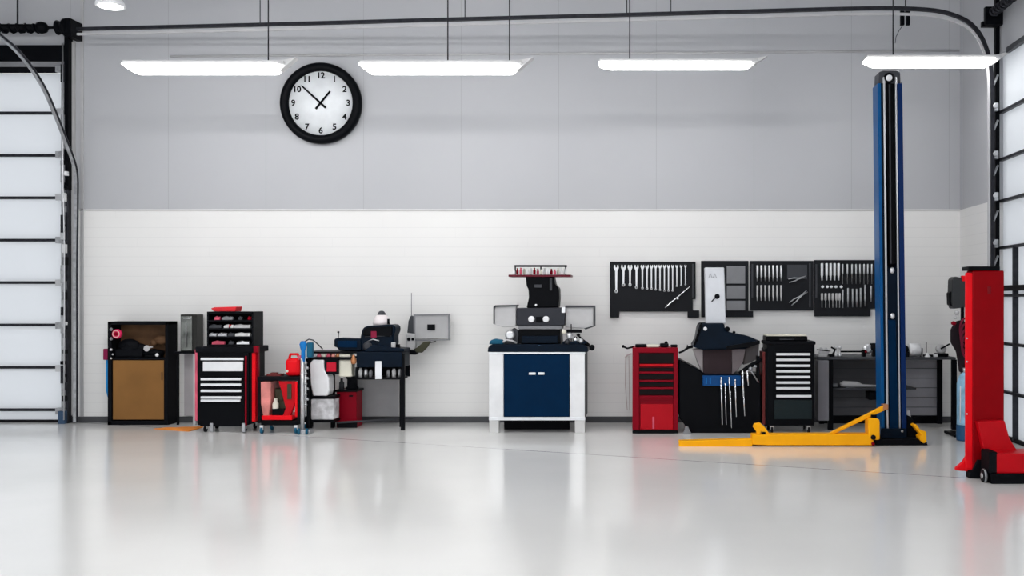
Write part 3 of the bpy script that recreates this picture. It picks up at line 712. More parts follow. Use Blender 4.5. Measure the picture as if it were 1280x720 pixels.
for px in (376, 386): MB().lathe((WX(px, Ys)-.012, Ys-.06, .035), [(.02, 0), (.035, .003), (.035, .02), (.02, .024)], 'x', 14).build('wheel', teal, st)

# ------------------------------------------------------------------ machine bench
Yw = 11.25
mb_ = thing('machine_bench', 'black steel bench with drawer under the dark blue brake lathe', 'bench', (WX(445, Yw), Yw+.3, 0))
zbt = WZ(439.5, Yw)
MB().box(WX(384.5, Yw), Yw, WZ(442, Yw), WX(446, Yw), Yw+.40, zbt, .004).build('top', black, mb_)
MB().box(WX(446, Yw), Yw-.02, WZ(459, Yw), WX(503, Yw), Yw+.36, zbt, .01).build('deck', navyd, mb_)
m = MB()
for px in (387.5, 418, 504):
    for yy in ((Yw+.0, Yw+.30) if px != 418 else (Yw+.23,)): m2 = MB().box(WX(px, Yw)-.03-(.09 if yy > Yw+.1 else 0), yy, 0, WX(px, Yw)+.015-(.09 if yy > Yw+.1 else 0), yy+.04, WZ(442, Yw), .004).build('leg', black, mb_)
dw = MB(); dw.box(WX(444, Yw), Yw+.0, WZ(474.5, Yw), WX(502, Yw), Yw+.30, WZ(472, Yw), .003).box(WX(444, Yw), Yw+.40, WZ(474, Yw), WX(502, Yw), Yw+.41, WZ(459, Yw)).box(WX(444, Yw), Yw, WZ(474, Yw), WX(446.5, Yw), Yw+.42, WZ(459, Yw), .003)
dw.build('open_tray', black, mb_)
MB().pbox(468.8, 451.5, 476.8, 474, Yw-.04, .03, .005).build('door_latch', alu, mb_)
MB().pbox(386, 446.5, 440, 449.5, Yw, .22, .003).build('shelf', black, mb_)
MB().pbox(388, 495, 418, 498.5, Yw, .22, .003).build('shelf', black, mb_)
MB().box(WX(422, Yw), Yw+.62, .09, WX(482, Yw), Yw+.635, WZ(474.5, Yw), .002).build('back_sheet', mat('wall_shade_sheet', (.30, .30, .31), .6), mb_)  # grey sheet stands in for shade on the wall under the bench
MB().pbox(388, 524.8, 418, 528, Yw, .22, .003).build('shelf', black, mb_)
MB().tube([(WX(418, Yw), Yw+.1, .08), (WX(503, Yw), Yw+.52, .08)], .012).build('brace', dgrey, mb_)
# jars and bits in the tray
zz = WZ(472, Yw)
for i, (px, h, r, mm) in enumerate([(449, .11, .024, lgrey), (456, .10, .024, steel), (462, .09, .02, mgrey), (484, .09, .02, mgrey), (491, .10, .024, lgrey), (498, .10, .02, galv)]):
    j = MB().lathe((WX(px, Yw), Yw+.05, zz), [(r, 0), (r, h*.75), (r*.7, h*.85), (r*.7, h)], 'z', 14).build('jar', mm)
    tag(j, '%s small jar from the left in the tray under the brake lathe' % ORD[i], 'jar', 'jars in the bench tray')
# items on upper shelf: pinkish parts row
zz = WZ(446.3, Yw)
for i, px in enumerate((391, 397.5, 403.5, 409.5, 415.5, 421)):
    mm = (white, pink, cream, pink, mat('coral_part', (.7, .3, .25), .5), copper)[i]
    tag(MB().lathe((WX(px, Yw), Yw+.04, zz), [(.024, 0), (.028, .01), (.02, .03), (.026, .04), (.02, .05)], 'z', 12).build('bearing_cup', mm), '%s small round part from the left on the thin shelf above the white jug' % ORD[i], 'part', 'small parts on the thin bench shelf')
tag(MB().pbox(424, 442.5, 438, 446.3, Yw+.02, .1, .006).build('small_box', cream), 'flat cream box at the right end of the thin bench shelf', 'box')
tag(MB().lathe(P(442, 452, Yw-.04), [(.01, -.03), (.03, -.02), (.034, .02), (.02, .05), (.012, .08)], 'z', 14).tube([P(442, 452, Yw-.04), P(442, 452, Yw+.02)], .01).build('brass_valve', copper), 'copper-coloured valve fitting at the left of the dark bench deck', 'valve')
# white jug with bulge
wj = thing('white_jug', 'large white plastic jug on the middle shelf of the bench', 'jug', P(398, 495, Yw))
zz = WZ(494.8, Yw)
MB().ppoly([(387, 456), (390, 450), (404, 450), (405, 462), (410.5, 472), (411, 488), (409, 494.8), (391, 494.8), (388, 480)], Yw-.03, .20, .012).build('body', white, wj)
MB().lathe((WX(397, Yw), Yw+.07, WZ(450, Yw)-.003), [(.03, 0), (.03, .006)], 'z', 14).build('cap', lgrey, wj)
tag(MB().pbox(388.5, 499, 417, 524.6, Yw-.02, .22, .012).build('storage_bin', mat('mottled_pale_bin', (.55, .55, .57), .5, var=.35, scale=12)), 'mottled pale grey bin on the bottom shelf below the white jug', 'bin')
rb = thing('first_aid_box', 'small square red box hung under the thin shelf', 'box', P(414, 465, Yw))
MB().pbox(406, 449.6, 422, 468, Yw-.02, .12, .004).build('case', black, rb)
MB().pbox(408.3, 453, 420, 464.5, Yw-.03, .03, .003).build('door', mat('red_front', (.55, .01, .03), .4), rb)
tag(MB().pbox(423.5, 449.7, 439.5, 471, Yw+.03, .14, .012).build('cream_canister', cream), 'pale cream canister hung beside the small square red box', 'canister')
rr_ = thing('red_cabinet', 'deep red box cabinet standing on the floor under the bench', 'cabinet', (WX(433, 11.5), 11.6, 0))
MB().pbox(420.5, 489.5, 445.5, None, 11.5, .25, .008).build('body', redd, rr_)
MB().pbox(418.5, 487.5, 446, 490, 11.48, .3, .005).build('lid', black, rr_)
MB().pbox(421, 528, 446, None, 11.49, .02, .003).build('kick', black, rr_)
MB().pbox(436, 494, 441, 496, 11.49, .02, .003).build('handle', black, rr_)
zz = WZ(487.4, 11.48)
tag(MB().lathe((WX(436, 11.48), 11.62, zz), [(.07, 0), (.075, .02), (.06, .03), (.06, .12), (.075, .13), (.07, .15)], 'z', 20).build('hose_reel', blackm), 'black cable spool on top of the deep red cabinet', 'spool')
tag(MB().lathe((WX(424.5, 11.48), 11.56, zz), [(.03, 0), (.03, .08), (.015, .10), (.015, .13)], 'z', 14).build('oil_bottle', dgrey), 'dark grey bottle standing left of the black spool', 'bottle')

# brake lathe on the bench deck
bl = thing('brake_lathe', 'dark blue brake lathe with white dome on the machine bench', 'lathe', (WX(458, Yw), Yw+.25, zbt))
MB().ppoly([(417.5, 424), (421, 422.5), (452, 423.5), (452, 438.6), (424, 438.6), (421, 434), (417.5, 433.5)], Yw+.08, .22, .01).build('motor_housing', navyd, bl)
MB().ppoly([(422, 426), (446, 426), (446, 434.5), (422, 434)], Yw+.068, .02, .003).build('side_plate', navy, bl)
MB().ppoly([(452, 439), (450, 423), (453, 410.5), (458, 407.5), (489, 405.5), (493.5, 407), (494.5, 413), (491.5, 420), (492, 430), (488, 439)], Yw+.05, .26, .015).build('head', navyd, bl)
MB().ppoly([(453, 419), (455, 411), (460, 409), (490, 408), (490, 418.5), (487, 421)], Yw+.03, .04, .006).build('cover', black, bl)
MB().pbox(463.5, 414, 470.5, 422, Yw+.02, .02, .003).build('badge', mat('dull_red_badge', (.22, .01, .04), .4), bl)
MB().lathe(P(478, 412.5, Yw+.02), [(.0, 0), (.0, 0.001)], 'y', 8) if False else None
MB().lathe(P(459, 433, Yw+.03), [(.025, 0), (.055, .01), (.055, .05)], 'y', 22).build('spindle', dgrey, bl)
MB().ppoly([(466, 431), (486, 434), (505, 436), (505, 439.3), (455, 439.3), (457, 437)], Yw-.02, .30, .006).build('bed', navyd, bl)
MB().lathe(P(477, 406.2, Yw+.2), [(.10, 0), (.098, .04), (.08, .09), (.055, .12)], 'z', 24).build('dome', mat('pinkish_white_dome', (.80, .74, .75), .4), bl)
MB().lathe(P(477, 394.5, Yw+.2), [(.052, -.012), (.05, .02), (.03, .05), (.012, .058)], 'z', 20).build('dome_knob', dgrey, bl)
MB().lathe(P(485.5, 405, Yw+.1), [(.014, 0), (.014, .06)], 'z', 12).build('stub', black, bl)
MB().lathe(P(497.5, 439.8, Yw+.1), [(.035, 0), (.035, .05), (.025, .06), (.025, .09)], 'z', 16).build('hand_knob', black, bl)
MB().ptube([(423, 423, Yw+.15), (423.2, 416, Yw+.15)], .005).sph(P(423, 415.3, Yw+.15), .013).build('lever', black, bl)
MB().ptube([(459, 427, Yw+.03), (466, 424, Yw+.02), (474, 426, Yw+.02)], .006).build('feed_handle', steel, bl)
MB().ptube([(456, 421, Yw+.035), (489, 419.5, Yw+.035)], .005).build('trim_strip', dgrey, bl)
MB().pbox(489, 428, 493.5, 436, Yw+.03, .05, .006).build('end_fitting', lgrey, bl)
# wall bracket monitor
wm = thing('wall_screen', 'grey flat screen on a wall bracket with small black mark and antenna', 'screen', P(535, 420, 11.9))
MB().ppoly([(518, 394.5), (560, 393.5), (560.5, 423), (519, 424)], 11.82, .04, .004).build('panel', mat('screen_grey', (.40, .40, .41), .35, .1), wm)
MB().ppoly([(516.8, 393), (561.8, 392.3), (562, 424.2), (560, 424.2), (560, 394.2), (519, 395), (519, 424.8), (562, 424.2), (562, 425.4), (517, 426.2)], 11.81, .05, .0).build('bezel', mgrey, wm)
MB().pbox(534, 405.5, 543.5, 412.8, 11.80, .02, .002).build('logo', black, wm)
MB().ppoly([(510.5, 401), (513.5, 394.5), (518.5, 396), (518.5, 417), (509, 416)], 11.84, .06, .004).build('side_box', dgrey, wm)
MB().pbox(507, 417, 518.5, 437, 11.8, .12, .01).build('bracket', lgrey, wm)
MB().sph(P(511, 424, 11.79), .022).sph(P(516, 424, 11.79), .018).build('bolt', blackm, wm)
MB().tube([P(514.3, 396, 11.88), P(514.3, 366, 11.88)], .0045, 6).build('antenna', mgrey, wm)
MB().box(WX(516, 11.85), 11.86, WZ(420, 11.85), WX(540, 11.85), 11.995, WZ(405, 11.85), .004).build('wall_mount', dgrey, wm)
MB().ptube([(518, 437, 11.8), (530, 430, 11.78), (545, 426.5, 11.8)], .007).build('stay_rod', dgrey, wm)
MB().ppoly([(504.5, 437.5), (523, 438.5), (520, 443.5), (505, 443)], 11.77, .1, .004).build('arm', black, wm)
MB().ppoly([(518, 437), (530, 427), (538, 426.5), (534, 434), (527, 441), (520, 440.5)], 11.76, .05, .006).build('shade_flap', olive, wm)

# ------------------------------------------------------------------ blue workbench with wheel balancer
Yb = 11.04
wbx = thing('blue_workbench', 'white-sided workbench cabinet with navy door in the middle of the wall', 'workbench', (WX(671, Yb), Yb+.3, 0))
Db = .50
MB().pbox(629, 440, 731.5, 523, Yb+.02, Db, .006).build('carcass', navyd, wbx)
m = MB().pbox(611, 440, 629.5, 523, Yb, Db, .008).build('side_panel', white, wbx)
m = MB().pbox(712, 440, 731, 523, Yb, Db, .008).build('side_panel', white, wbx)
dd = MB().pbox(630, 443.5, 711.5, 521, Yb-.01, .025, .005).build('door', navy, wbx)
for a, b in ((661, 669.5), (672.5, 680.5)): MB().pbox(a, 465.5, b, 468.5, Yb-.025, .017, .005).build('handle', alu, dd)
MB().pbox(611, 521.5, 731.5, 525.5, Yb-.012, .03, .004).build('bottom_rail', alu, wbx)
MB().pbox(611, 440, 731.5, 442.5, Yb-.012, .03, .004).build('top_rail', alu, wbx)
for a, b in ((611.5, 623.5), (718.5, 731)):
    for yy in (Yb+.0, Yb+Db-.08): MB().pbox(a, 525, b, None, yy, .08, .006).build('leg', pgrey, wbx)
MB().ppoly([(609.5, 440), (610, 434.5), (614, 430.5), (730, 430.5), (734.5, 434), (735, 440)], Yb-.02, Db+.04, .006).build('top', navyd, wbx)
MB().pbox(630, 526, 712, 537, Yb+.3, .02).build('rear_panel', blackm, wbx)
zb1 = WZ(430.4, Yb-.02)
wb_ = thing('wheel_balancer', 'black wheel balancer with grey wings standing on the navy workbench', 'machine', (WX(674, Yb), Yb+.2, zb1))
Ym = Yb+.06
MB().ppoly([(648, 429), (648, 413), (652, 407), (697, 407), (700, 413), (701, 429)], Ym+.02, .34, .006).build('base', black, wb_)
MB().ppoly([(652, 429), (652, 420), (697, 420), (697, 429)], Ym-.02, .05, .004).build('front_step', navyd, wb_)
MB().ppoly([(645.5, 385), (704, 384.5), (706, 387), (706, 407), (646, 407)], Ym-.02, .34, .008).build('control_box', mat('charcoal_box', (.028, .030, .038), .4), wb_)
MB().pbox(648, 407, 702, 411.5, Ym-.005, .3, .004).build('lower_lip', mgrey, wb_)
for px in (664, 682.3):
    k = MB().lathe(P(px, 399, Ym-.055), [(.026, 0), (.036, .006), (.036, .04)], 'y', 20).build('gauge', white, wb_)
MB().pbox(670, 396, 678, 403, Ym-.035, .02, .003).build('button_pad', black, wb_)
MB().ppoly([(617.5, 385), (619.5, 383), (645, 382), (645, 408), (629, 409), (617.5, 405.5)], Ym+.05, .16, .006).build('left_wing', lgrey, wb_)
MB().ppoly([(616.6, 383.5), (619, 381.5), (646, 381), (646, 382.8), (619.5, 383.6), (618.2, 385.5), (618.2, 405), (616.6, 405)], Ym+.03, .19).build('left_wing_rim', dgrey, wb_)
MB().ppoly([(707, 383.5), (742, 383.5), (742, 408), (731, 411), (707, 409)], Ym+.05, .16, .006).build('right_wing', lgrey, wb_)
MB().ppoly([(706.5, 384.5), (706.5, 381.8), (743.5, 382), (743.5, 408), (732, 412), (730, 410.5), (741.8, 407), (741.8, 384.2)], Ym+.03, .19).build('right_wing_rim', dgrey, wb_)
MB().pbox(702, 384, 706.5, 391, Ym-.03, .03, .004).build('switch', alu, wb_)
MB().ppoly([(658, 385), (661, 372), (660.5, 362), (658, 357), (657, 345), (692, 345), (694, 356), (698.5, 360), (699, 372), (698, 384.5)], Ym+.05, .24, .012).build('column', black, wb_)
MB().pbox(668, 355.5, 677, 359.5, Ym+.03, .03, .004).build('badge', dgrey, wb_)
MB().sph(P(670, 381.5, Ym+.03), .014).build('indicator', white, wb_)
MB().pbox(687, 347, 690, 363, Ym+.035, .03, .004).build('slider', dgrey, wb_)
MB().pbox(643, 331.2, 708.5, 333.6, Ym+.03, .06, .003).pbox(643, 331.2, 708.5, 333.6, Ym+.25, .03, .003).build('upper_rail', black, wb_)
MB().pbox(635.5, 343.3, 713.5, 346, Ym+.0, .32, .004).build('weight_tray', mat('dark_maroon_tray', (.10, .008, .018), .4), wb_)
for px in (644, 676, 707): MB().pbox(px-.8, 333, px+.8, 344, Ym+.26, .015, .002).build('rail_post', black, wb_)
for k in range(16):
    px = 642.5 + k*4.25; mm = [white, pink, white, redd, cream][k*3 % 5]
    h = (.06, .075, .08, .068)[k % 4]
    t_ = P(px, 343.2, Ym+.06+.05*(k % 2))
    tag(MB().lathe(t_, [(.012, 0), (.016, .004), (.016, h*.6), (.009, h*.7), (.009, h)], 'z', 10).build('weight_pot', mm), '%s tiny pot from the left on the rack above the wheel balancer' % ORD[k], 'pot', 'small pots on the balancer rack')
# bits each side
sf = thing('flange_adapter', 'silver round adapter on the left of the balancer', 'adapter', P(637, 430, Ym))
MB().lathe(P(637, 419, Ym-.0), [(.03, 0), (.055, .01), (.06, .04), (.03, .08)], 'y', 22).build('flange', steel, sf)
MB().ppoly([(630, 430), (634, 416), (642, 410), (648, 414), (648, 430)], Ym+.06, .12, .005).build('bracket', dgrey, sf)
MB().ptube([(627, 429.4, Ym), (633, 425, Ym), (640, 426, Ym), (646, 429, Ym)], .012).build('lever', lgrey, sf)
sf['group'] = 'balancer adapters'
tag(MB().ppoly([(611, 430.3), (613, 425.5), (618, 423.5), (627, 425), (629, 430.3)], Ym-.02, .14, .008).build('tool_bag', teal), 'low teal bag at the left end of the navy bench top', 'bag')
sf = thing('cone_set', 'cluster of silver cones and clamps right of the balancer', 'cones', P(716, 430, Ym))
for px, py, r, mm in ((712, 420, .04, steel), (719, 424, .032, chrome), (726, 426, .028, steel), (705, 415, .028, cream), (709, 427, .03, dgrey), (723, 419, .02, black)):
    MB().lathe(P(px, py, Ym-.06), [(r*.3, -.02), (r, 0), (r, .02), (r*.4, .07)], 'y', 16).build('cone', mm, sf)
MB().pbox(703, 427, 733, 429.8, Ym-.06, .2, .004).build('rack', navyd, sf)
MB().ptube([(714, 429.4, Ym-.03), (714, 405, Ym-.03)], .006).ptube([(721, 418, Ym), (729, 425, Ym), (737, 431, Ym-.02)], .01).pbox(708, 412, 727, 416, Ym-.05, .05, .003).build('rod', black, sf)
MB().sph(P(740, 434.5, Ym-.03), .032, (1, .9, 1.1)).ptube([(731, 430, Ym-.02), (740, 434, Ym-.03)], .012).build('black_knob', black, sf)

# ------------------------------------------------------------------ red tool chest
Yq = 11.0
rq = thing('tool_chest', 'deep red tool chest with black drawer fronts right of workbench', 'tool chest', (WX(818, Yq), Yq+.25, 0))
zt_ = WZ(434.5, Yq)
m = MB()
x0, x1 = WX(790.5, Yq), WX(847.5, Yq)
m.box(x0, Yq+.02, .02, x1, Yq+.45, zt_, .008)
m.build('body', redd, rq)
MB().box(x0, Yq, .04, WX(799, Yq), Yq+.03, zt_, .005).build('front_post', redd, rq)
MB().box(WX(842, Yq), Yq, .04, x1, Yq+.03, zt_, .005).build('front_post', redd, rq)
MB().box(x0, Yq-.003, WZ(441, Yq), x1, Yq+.03, zt_, .005).build('top_rail', redd, rq)
MB().box(x0, Yq-.01, 0.0, x1, Yq+.44, .035, .006).build('base', black, rq)
for i, (a, b) in enumerate([(441.5, 454.5), (459.5, 464), (467.5, 474.5), (477.5, 483.5), (486.5, 494)]):
    d = MB().pbox(799, a, 842, b, Yq+.005, .018, .003).build('drawer', mat('drawer_front_dark', (.010, .007, .008), .5, spec=.06), rq)
    MB().pbox(799.5, b+.6, 841.5, b+3, Yq-.015, .03, .004).build('handle', (red if i == 0 else redd), d)
MB().pbox(799.5, 495.5, 841.5, 499.5, Yq-.005, .03, .003).build('handle', redd, rq)
ld = MB().pbox(800.5, 505, 841.5, 537, Yq-.006, .03, .006).build('lower_door', mat('mid_red_door', (.42, .002, .010), .35), rq)
MB().pbox(815.5, 521, 818, 536, Yq-.014, .01, .003).build('keyhole_strip', pink, ld)
zz = zt_ + .001
it = thing('clamp', 'small black clamp lying on the red tool chest, left end', 'clamp', (WX(799, Yq), Yq+.1, zz))
MB().box(WX(794, Yq), Yq+.05, zz, WX(808, Yq), Yq+.14, zz+.035, .01).ptube([(779, 433, Yq+.05), (784, 435.5, Yq+.07), (792, 433.5, Yq+.08)], .011).sph(P(779, 433, Yq+.05), .018).build('body', black, it)
tag(MB().box(WX(809, Yq), Yq+.05, zz, WX(824, Yq), Yq+.2, zz+.03, .008).build('cream_tray', cream), 'small cream tray on top of the red tool chest', 'tray')
it = tag(MB().box(WX(825, Yq), Yq+.05, zz, WX(836, Yq), Yq+.14, zz+.045, .012).sph((WX(833, Yq), Yq+.1, zz+.05), .02).build('air_ratchet', black), 'black stubby tool on the right end of the red tool chest', 'tool')
tag(MB().box(WX(838.5, Yq), Yq+.04, zz, WX(847, Yq), Yq+.12, zz+.03, .008).build('small_case', blackm), 'tiny black case at the right corner of the red chest top', 'case')
tag(MB().ptube([(781.5, 447, 11.93), (784, 444, 11.93), (789.5, 442, 11.93)], .008).ptube([(782, 446, 11.95), (781.5, 480, 11.95), (784, 512, 11.95), (787, 513, 11.95), (786.5, 480, 11.95), (786, 445, 11.95)], .004, 6).tube([P(784, 444.5, 11.94), P(784, 444.5, 12.0)], .008).build('extension_lead', mat('pale_cord', (.5, .40, .40), .6)), 'thin pale cord looped on the wall left of the red tool chest', 'cord')

# ------------------------------------------------------------------ tyre changer
Yh = 11.0
ty = thing('tyre_changer', 'black tyre changer with tall pale column and blue tray', 'machine', (WX(900, Yh), Yh+.3, 0))
MB().ppoly([(848.5, 449), (868, 459), (882, 467.5), (951, 468), (951, None), (862, None), (855, 530), (849, 522)], Yh+.03, .45, .01).build('cabinet', black, ty)
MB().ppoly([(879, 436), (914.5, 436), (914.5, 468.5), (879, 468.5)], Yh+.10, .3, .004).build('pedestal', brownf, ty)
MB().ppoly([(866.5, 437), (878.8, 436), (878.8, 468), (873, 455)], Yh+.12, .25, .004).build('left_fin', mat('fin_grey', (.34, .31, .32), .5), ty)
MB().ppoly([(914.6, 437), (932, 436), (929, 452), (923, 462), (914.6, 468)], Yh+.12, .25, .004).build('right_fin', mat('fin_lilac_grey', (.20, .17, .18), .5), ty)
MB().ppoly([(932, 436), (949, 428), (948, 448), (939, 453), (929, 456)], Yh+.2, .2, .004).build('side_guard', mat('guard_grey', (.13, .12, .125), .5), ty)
MB().ppoly([(873.5, 409), (876, 404.2), (905.5, 404), (906.5, 413), (918, 417), (937, 420.5), (949.5, 426), (949.5, 430), (938, 432), (933, 436), (905, 437), (878, 437.5), (865.5, 433.5), (871, 424)], Yh-.03, .5, .015).build('turntable_head', navyd, ty)
MB().ppoly([(908, 433), (950, 425.5), (950, 430), (934, 434.5), (908, 437)], Yh-.05, .25, .006).build('table_lip', black, ty)
MB().ppoly([(881, 334.3), (905.3, 334.3), (907.5, 404.5), (882.5, 404.5)], Yh+.10, .14, .008).build('tall_column', mat('column_pale_grey', (.62, .64, .68), .35, .2), ty)
MB().lathe(P(896.5, 370.5, Yh+.09), [(.012, -.01), (.03, 0), (.03, .02)], 'y', 16).ptube([(889.5, 377, Yh+.09), (895, 371, Yh+.09)], .006).build('hole_cover', black, ty)
for px in (888, 893.5):
    MB().ptube([(px-2, 347, Yh+.095), (px, 342, Yh+.095), (px+2, 347, Yh+.095)], .003, 5).build('decal_mark', mgrey, ty)
m = MB()
for px, py in ((876, 407), (874, 413), (872.5, 419), (870.5, 425)): m.sph(P(px, py, Yh-.06), .018)
m.ptube([(877, 404, Yh-.05), (875, 412, Yh-.06), (871, 422, Yh-.06), (868, 431, Yh-.04)], .012)
m.build('hinge_arm', black, ty)
MB().sph(P(881.5, 411, Yh-.06), .022, (1, .6, 1)).build('sight_glass', white, ty)
MB().sph(P(909, 411.5, Yh+.0), .032, (1, .8, 1)).sph(P(917.5, 415.5, Yh+.0), .018).ptube([(906, 415, Yh), (918, 418, Yh)], .012).build('clamp_knob', black, ty)
MB().ptube([(866, 433, Yh), (860, 434.5, Yh), (854, 439, Yh-.02), (848.5, 441, Yh-.02)], [.018, .016, .011, .012]).ptube([(859, 434, Yh), (859.3, 431, Yh)], .006).build('pedal_arm', black, ty)
MB().pbox(878.5, 469.5, 926, 482.5, Yh-.03, .10, .006).build('tray', mat('tray_blue', (.002, .055, .20), .35), ty)
for px in (883, 888): MB().pbox(px-.6, 472, px+.6, 480, Yh-.04, .015, .002).build('tray_clip', bblue, ty)
for (px, a, b, r) in ((901.5, 472, 531, .011), (906.5, 480, 531, .006), (911.5, 472, 505, .008), (913, 490, 535, .006), (919, 475, 521, .008), (928, 464, 496, .014), (929.5, 490, 520, .008), (934, 464, 482, .011)):
    bb_ = MB().ptube([(px, a, Yh-.06), (px+.6, (a+b)/2, Yh-.06), (px+1.4, b, Yh-.06)], [r, r*.9, r*.6]).lathe(P(px, a, Yh-.075), [(.007, 0), (.007, .06)], 'y', 8).build('tyre_lever', chrome)
    tag(bb_, 'polished steel lever hanging below the tyre changer tray, %s' % {901.5: 'leftmost and longest', 906.5: 'second from the left, thin', 911.5: 'third from the left, short', 913: 'thin and lowest in the middle', 919: 'just right of the middle', 928: 'bright and thick near the right', 929.5: 'low one under the thick bright lever', 934: 'short one at the far right'}[px], 'lever', 'levers hanging on the tyre changer')
MB().ptube([(924, 467, Yh-.04), (932, 461, Yh-.04), (940, 456, Yh-.03), (948, 452, Yh-.02), (950.5, 449, Yh)], [.02, .024, .026, .022, .018]).build('pneumatic_arm', black, ty)
MB().sph(P(938, 461, Yh-.05), .024).sph(P(944, 458, Yh-.05), .018).ptube([(938, 462, Yh-.05), (943, 470, Yh-.05), (948, 478, Yh-.03)], .008).build('air_fitting', galv, ty)
MB().pbox(946, 445, 949.5, 470, Yh, .1, .004).build('arm_post', black, ty)
tag(MB().ppoly([(853.5, None), (857, 533), (860, 533), (864.5, None)], 10.93, .05, .004).build('door_wedge', mgrey), 'small grey wedge on the floor in front of the tyre changer', 'wedge')

# ------------------------------------------------------------------ black tool chest right
Yk = 10.98
bk = thing('tool_chest', 'tall narrow black chest with eight white drawer handles, right of tyre changer', 'tool chest', (WX(987, Yk), Yk+.2, 0))
x0, x1 = WX(959, Yk), WX(1018.5, Yk)
MB().box(x0, Yk, .09, x1, Yk+.42, WZ(428, Yk), .01).build('body', black, bk)
MB().box(x0-.015, Yk-.01, WZ(431, Yk), x1+.01, Yk+.43, WZ(426.5, Yk), .01).build('top', blackm, bk)
for i, y in enumerate([443, 450, 457.3, 464.3, 471.5, 478.5, 485.7, 495.5]):
    d = MB().pbox(968, y-4.6, 1015, y+2.4, Yk-.008, .015, .003).build('drawer', black, bk)
    MB().pbox(970.5, y-1.6, 1013+(1.5 if i == 7 else 0), y+1.4, Yk-.03, .024, .004).build('handle', alu, d)
MB().pbox(968, 500, 1015, 524, Yk-.008, .012, .003).build('lower_door', mat('very_dark_green', (.008, .016, .019), .4), bk)
MB().pbox(953.3, 440, 956.8, 531, Yk+.02, .30, .005).build('side_plate', mat('dull_maroon', (.12, .02, .02), .5), bk)
MB().pbox(956.5, 436, 960, 533, Yk+.01, .35, .005).build('side_wall', black, bk)
for x, y in ((x0+.06, Yk+.06), (x1-.06, Yk+.06), (x0+.06, Yk+.36), (x1-.06, Yk+.36)): caster(x, y, bk, .038)
zz = WZ(426.4, Yk)
cs = thing('carry_case', 'flat black case with pale lid edge on the tall black chest', 'case', (WX(985, Yk), Yk+.15, zz))
MB().box(WX(958, Yk), Yk+.02, zz, WX(1010, Yk), Yk+.34, zz+.055, .012).build('body', black, cs)
MB().box(WX(958.5, Yk), Yk+.01, zz+.056, WX(1009, Yk), Yk+.34, zz+.07, .006).build('lid', cream, cs)
MB().tube([(WX(975, Yk), Yk+.015, zz+.02), (WX(978, Yk), Yk-.005, zz+.02), (WX(990, Yk), Yk-.005, zz+.02), (WX(993, Yk), Yk+.015, zz+.02)], .006, 6).build('handle', dgrey, cs)

# ------------------------------------------------------------------ right bench
Yx = 11.3
rbn = thing('long_bench', 'long dark grey bench with shelf behind the blue lift post', 'bench', (WX(1110, Yx), Yx+.3, 0))
zt_ = WZ(446.5, Yx)
MB().box(WX(1021, Yx), Yx, zt_-.03, WX(1195, Yx), Yx+.62, zt_, .005).build('top', dgrey, rbn)
for px in (1038.5, 1193.5):
    for yy in (Yx+.01, Yx+.55): MB().box(WX(px, Yx)-.03, yy, 0, WX(px, Yx)+.03, yy+.045, zt_-.03, .004).build('leg', black, rbn)
MB().box(WX(1040, Yx), Yx+.6, .10, WX(1116, Yx), Yx+.62, zt_-.03, .003).build('back_sheet', mat('wall_shade_dark', (.10, .10, .11), .6), rbn)  # dark sheet imitates the wall in shade below the bench top
MB().box(WX(1116, Yx), Yx+.6, .10, WX(1192, Yx), Yx+.62, zt_-.03, .003).build('back_sheet', mat('wall_shade_grey', (.30, .30, .33), .6), rbn)  # lighter grey sheet, same wall shade painted weaker on the right
bl_ = MB()
for k in range(6):
    bl_.box(WX(1040, Yx), Yx+.592, .20+k*.12, WX(1192, Yx), Yx+.60, .205+k*.12)
bl_.build('board_seams', dgrey, rbn)
MB().box(WX(1040, Yx), Yx+.60, 0, WX(1192, Yx), Yx+.63, .10, .003).build('base_shadow_strip', black, rbn)  # black strip painting the shadow along the wall base
MB().box(WX(1040, Yx), Yx+.15, WZ(488.5, Yx), WX(1150, Yx), Yx+.6, WZ(486.5, Yx), .004).build('shelf', dgrey, rbn)
MB().box(WX(1020.5, Yx), Yx-.1, WZ(526, Yx-.1), WX(1034, Yx), Yx+.35, zt_-.032, .006).build('end_panel', mat('end_panel_grey', (.17, .17, .19), .5), rbn)
# shelf items
zz = WZ(486.4, Yx)
tag(MB().tube([(WX(1042, Yx), Yx+.25, zz+.025), (WX(1052, Yx), Yx+.25, zz+.025)], .024, 12).build('filter_can', mgrey), 'short grey cylinder lying at the left end of the lower bench shelf', 'cylinder')
mf = thing('exhaust_pipe', 'pale grey tapering pipe lying along the lower bench shelf', 'pipe', (WX(1080, Yx), Yx+.25, zz))
MB().tube([(WX(1056, Yx), Yx+.25, zz+.03), (WX(1060, Yx), Yx+.25, zz+.04), (WX(1077, Yx), Yx+.25, zz+.035), (WX(1084, Yx), Yx+.25, zz+.02), (WX(1112, Yx), Yx+.25, zz+.012)], [.022, .038, .034, .018, .011], 14).build('pipe', lgrey, mf)
MB().box(WX(1062, Yx), Yx+.2, zz, WX(1074, Yx), Yx+.3, zz+.01, .002).build('cradle', mgrey, mf)
tag(MB().pbox(1086, 490, 1102, 500, Yx+.2, .18, .01).tube([(WX(1094, Yx), Yx+.25, WZ(491, Yx)), (WX(1094, Yx), Yx+.25, WZ(488.2, Yx))], .008).build('hanging_box', black), 'small black box hung under the lower bench shelf', 'box')
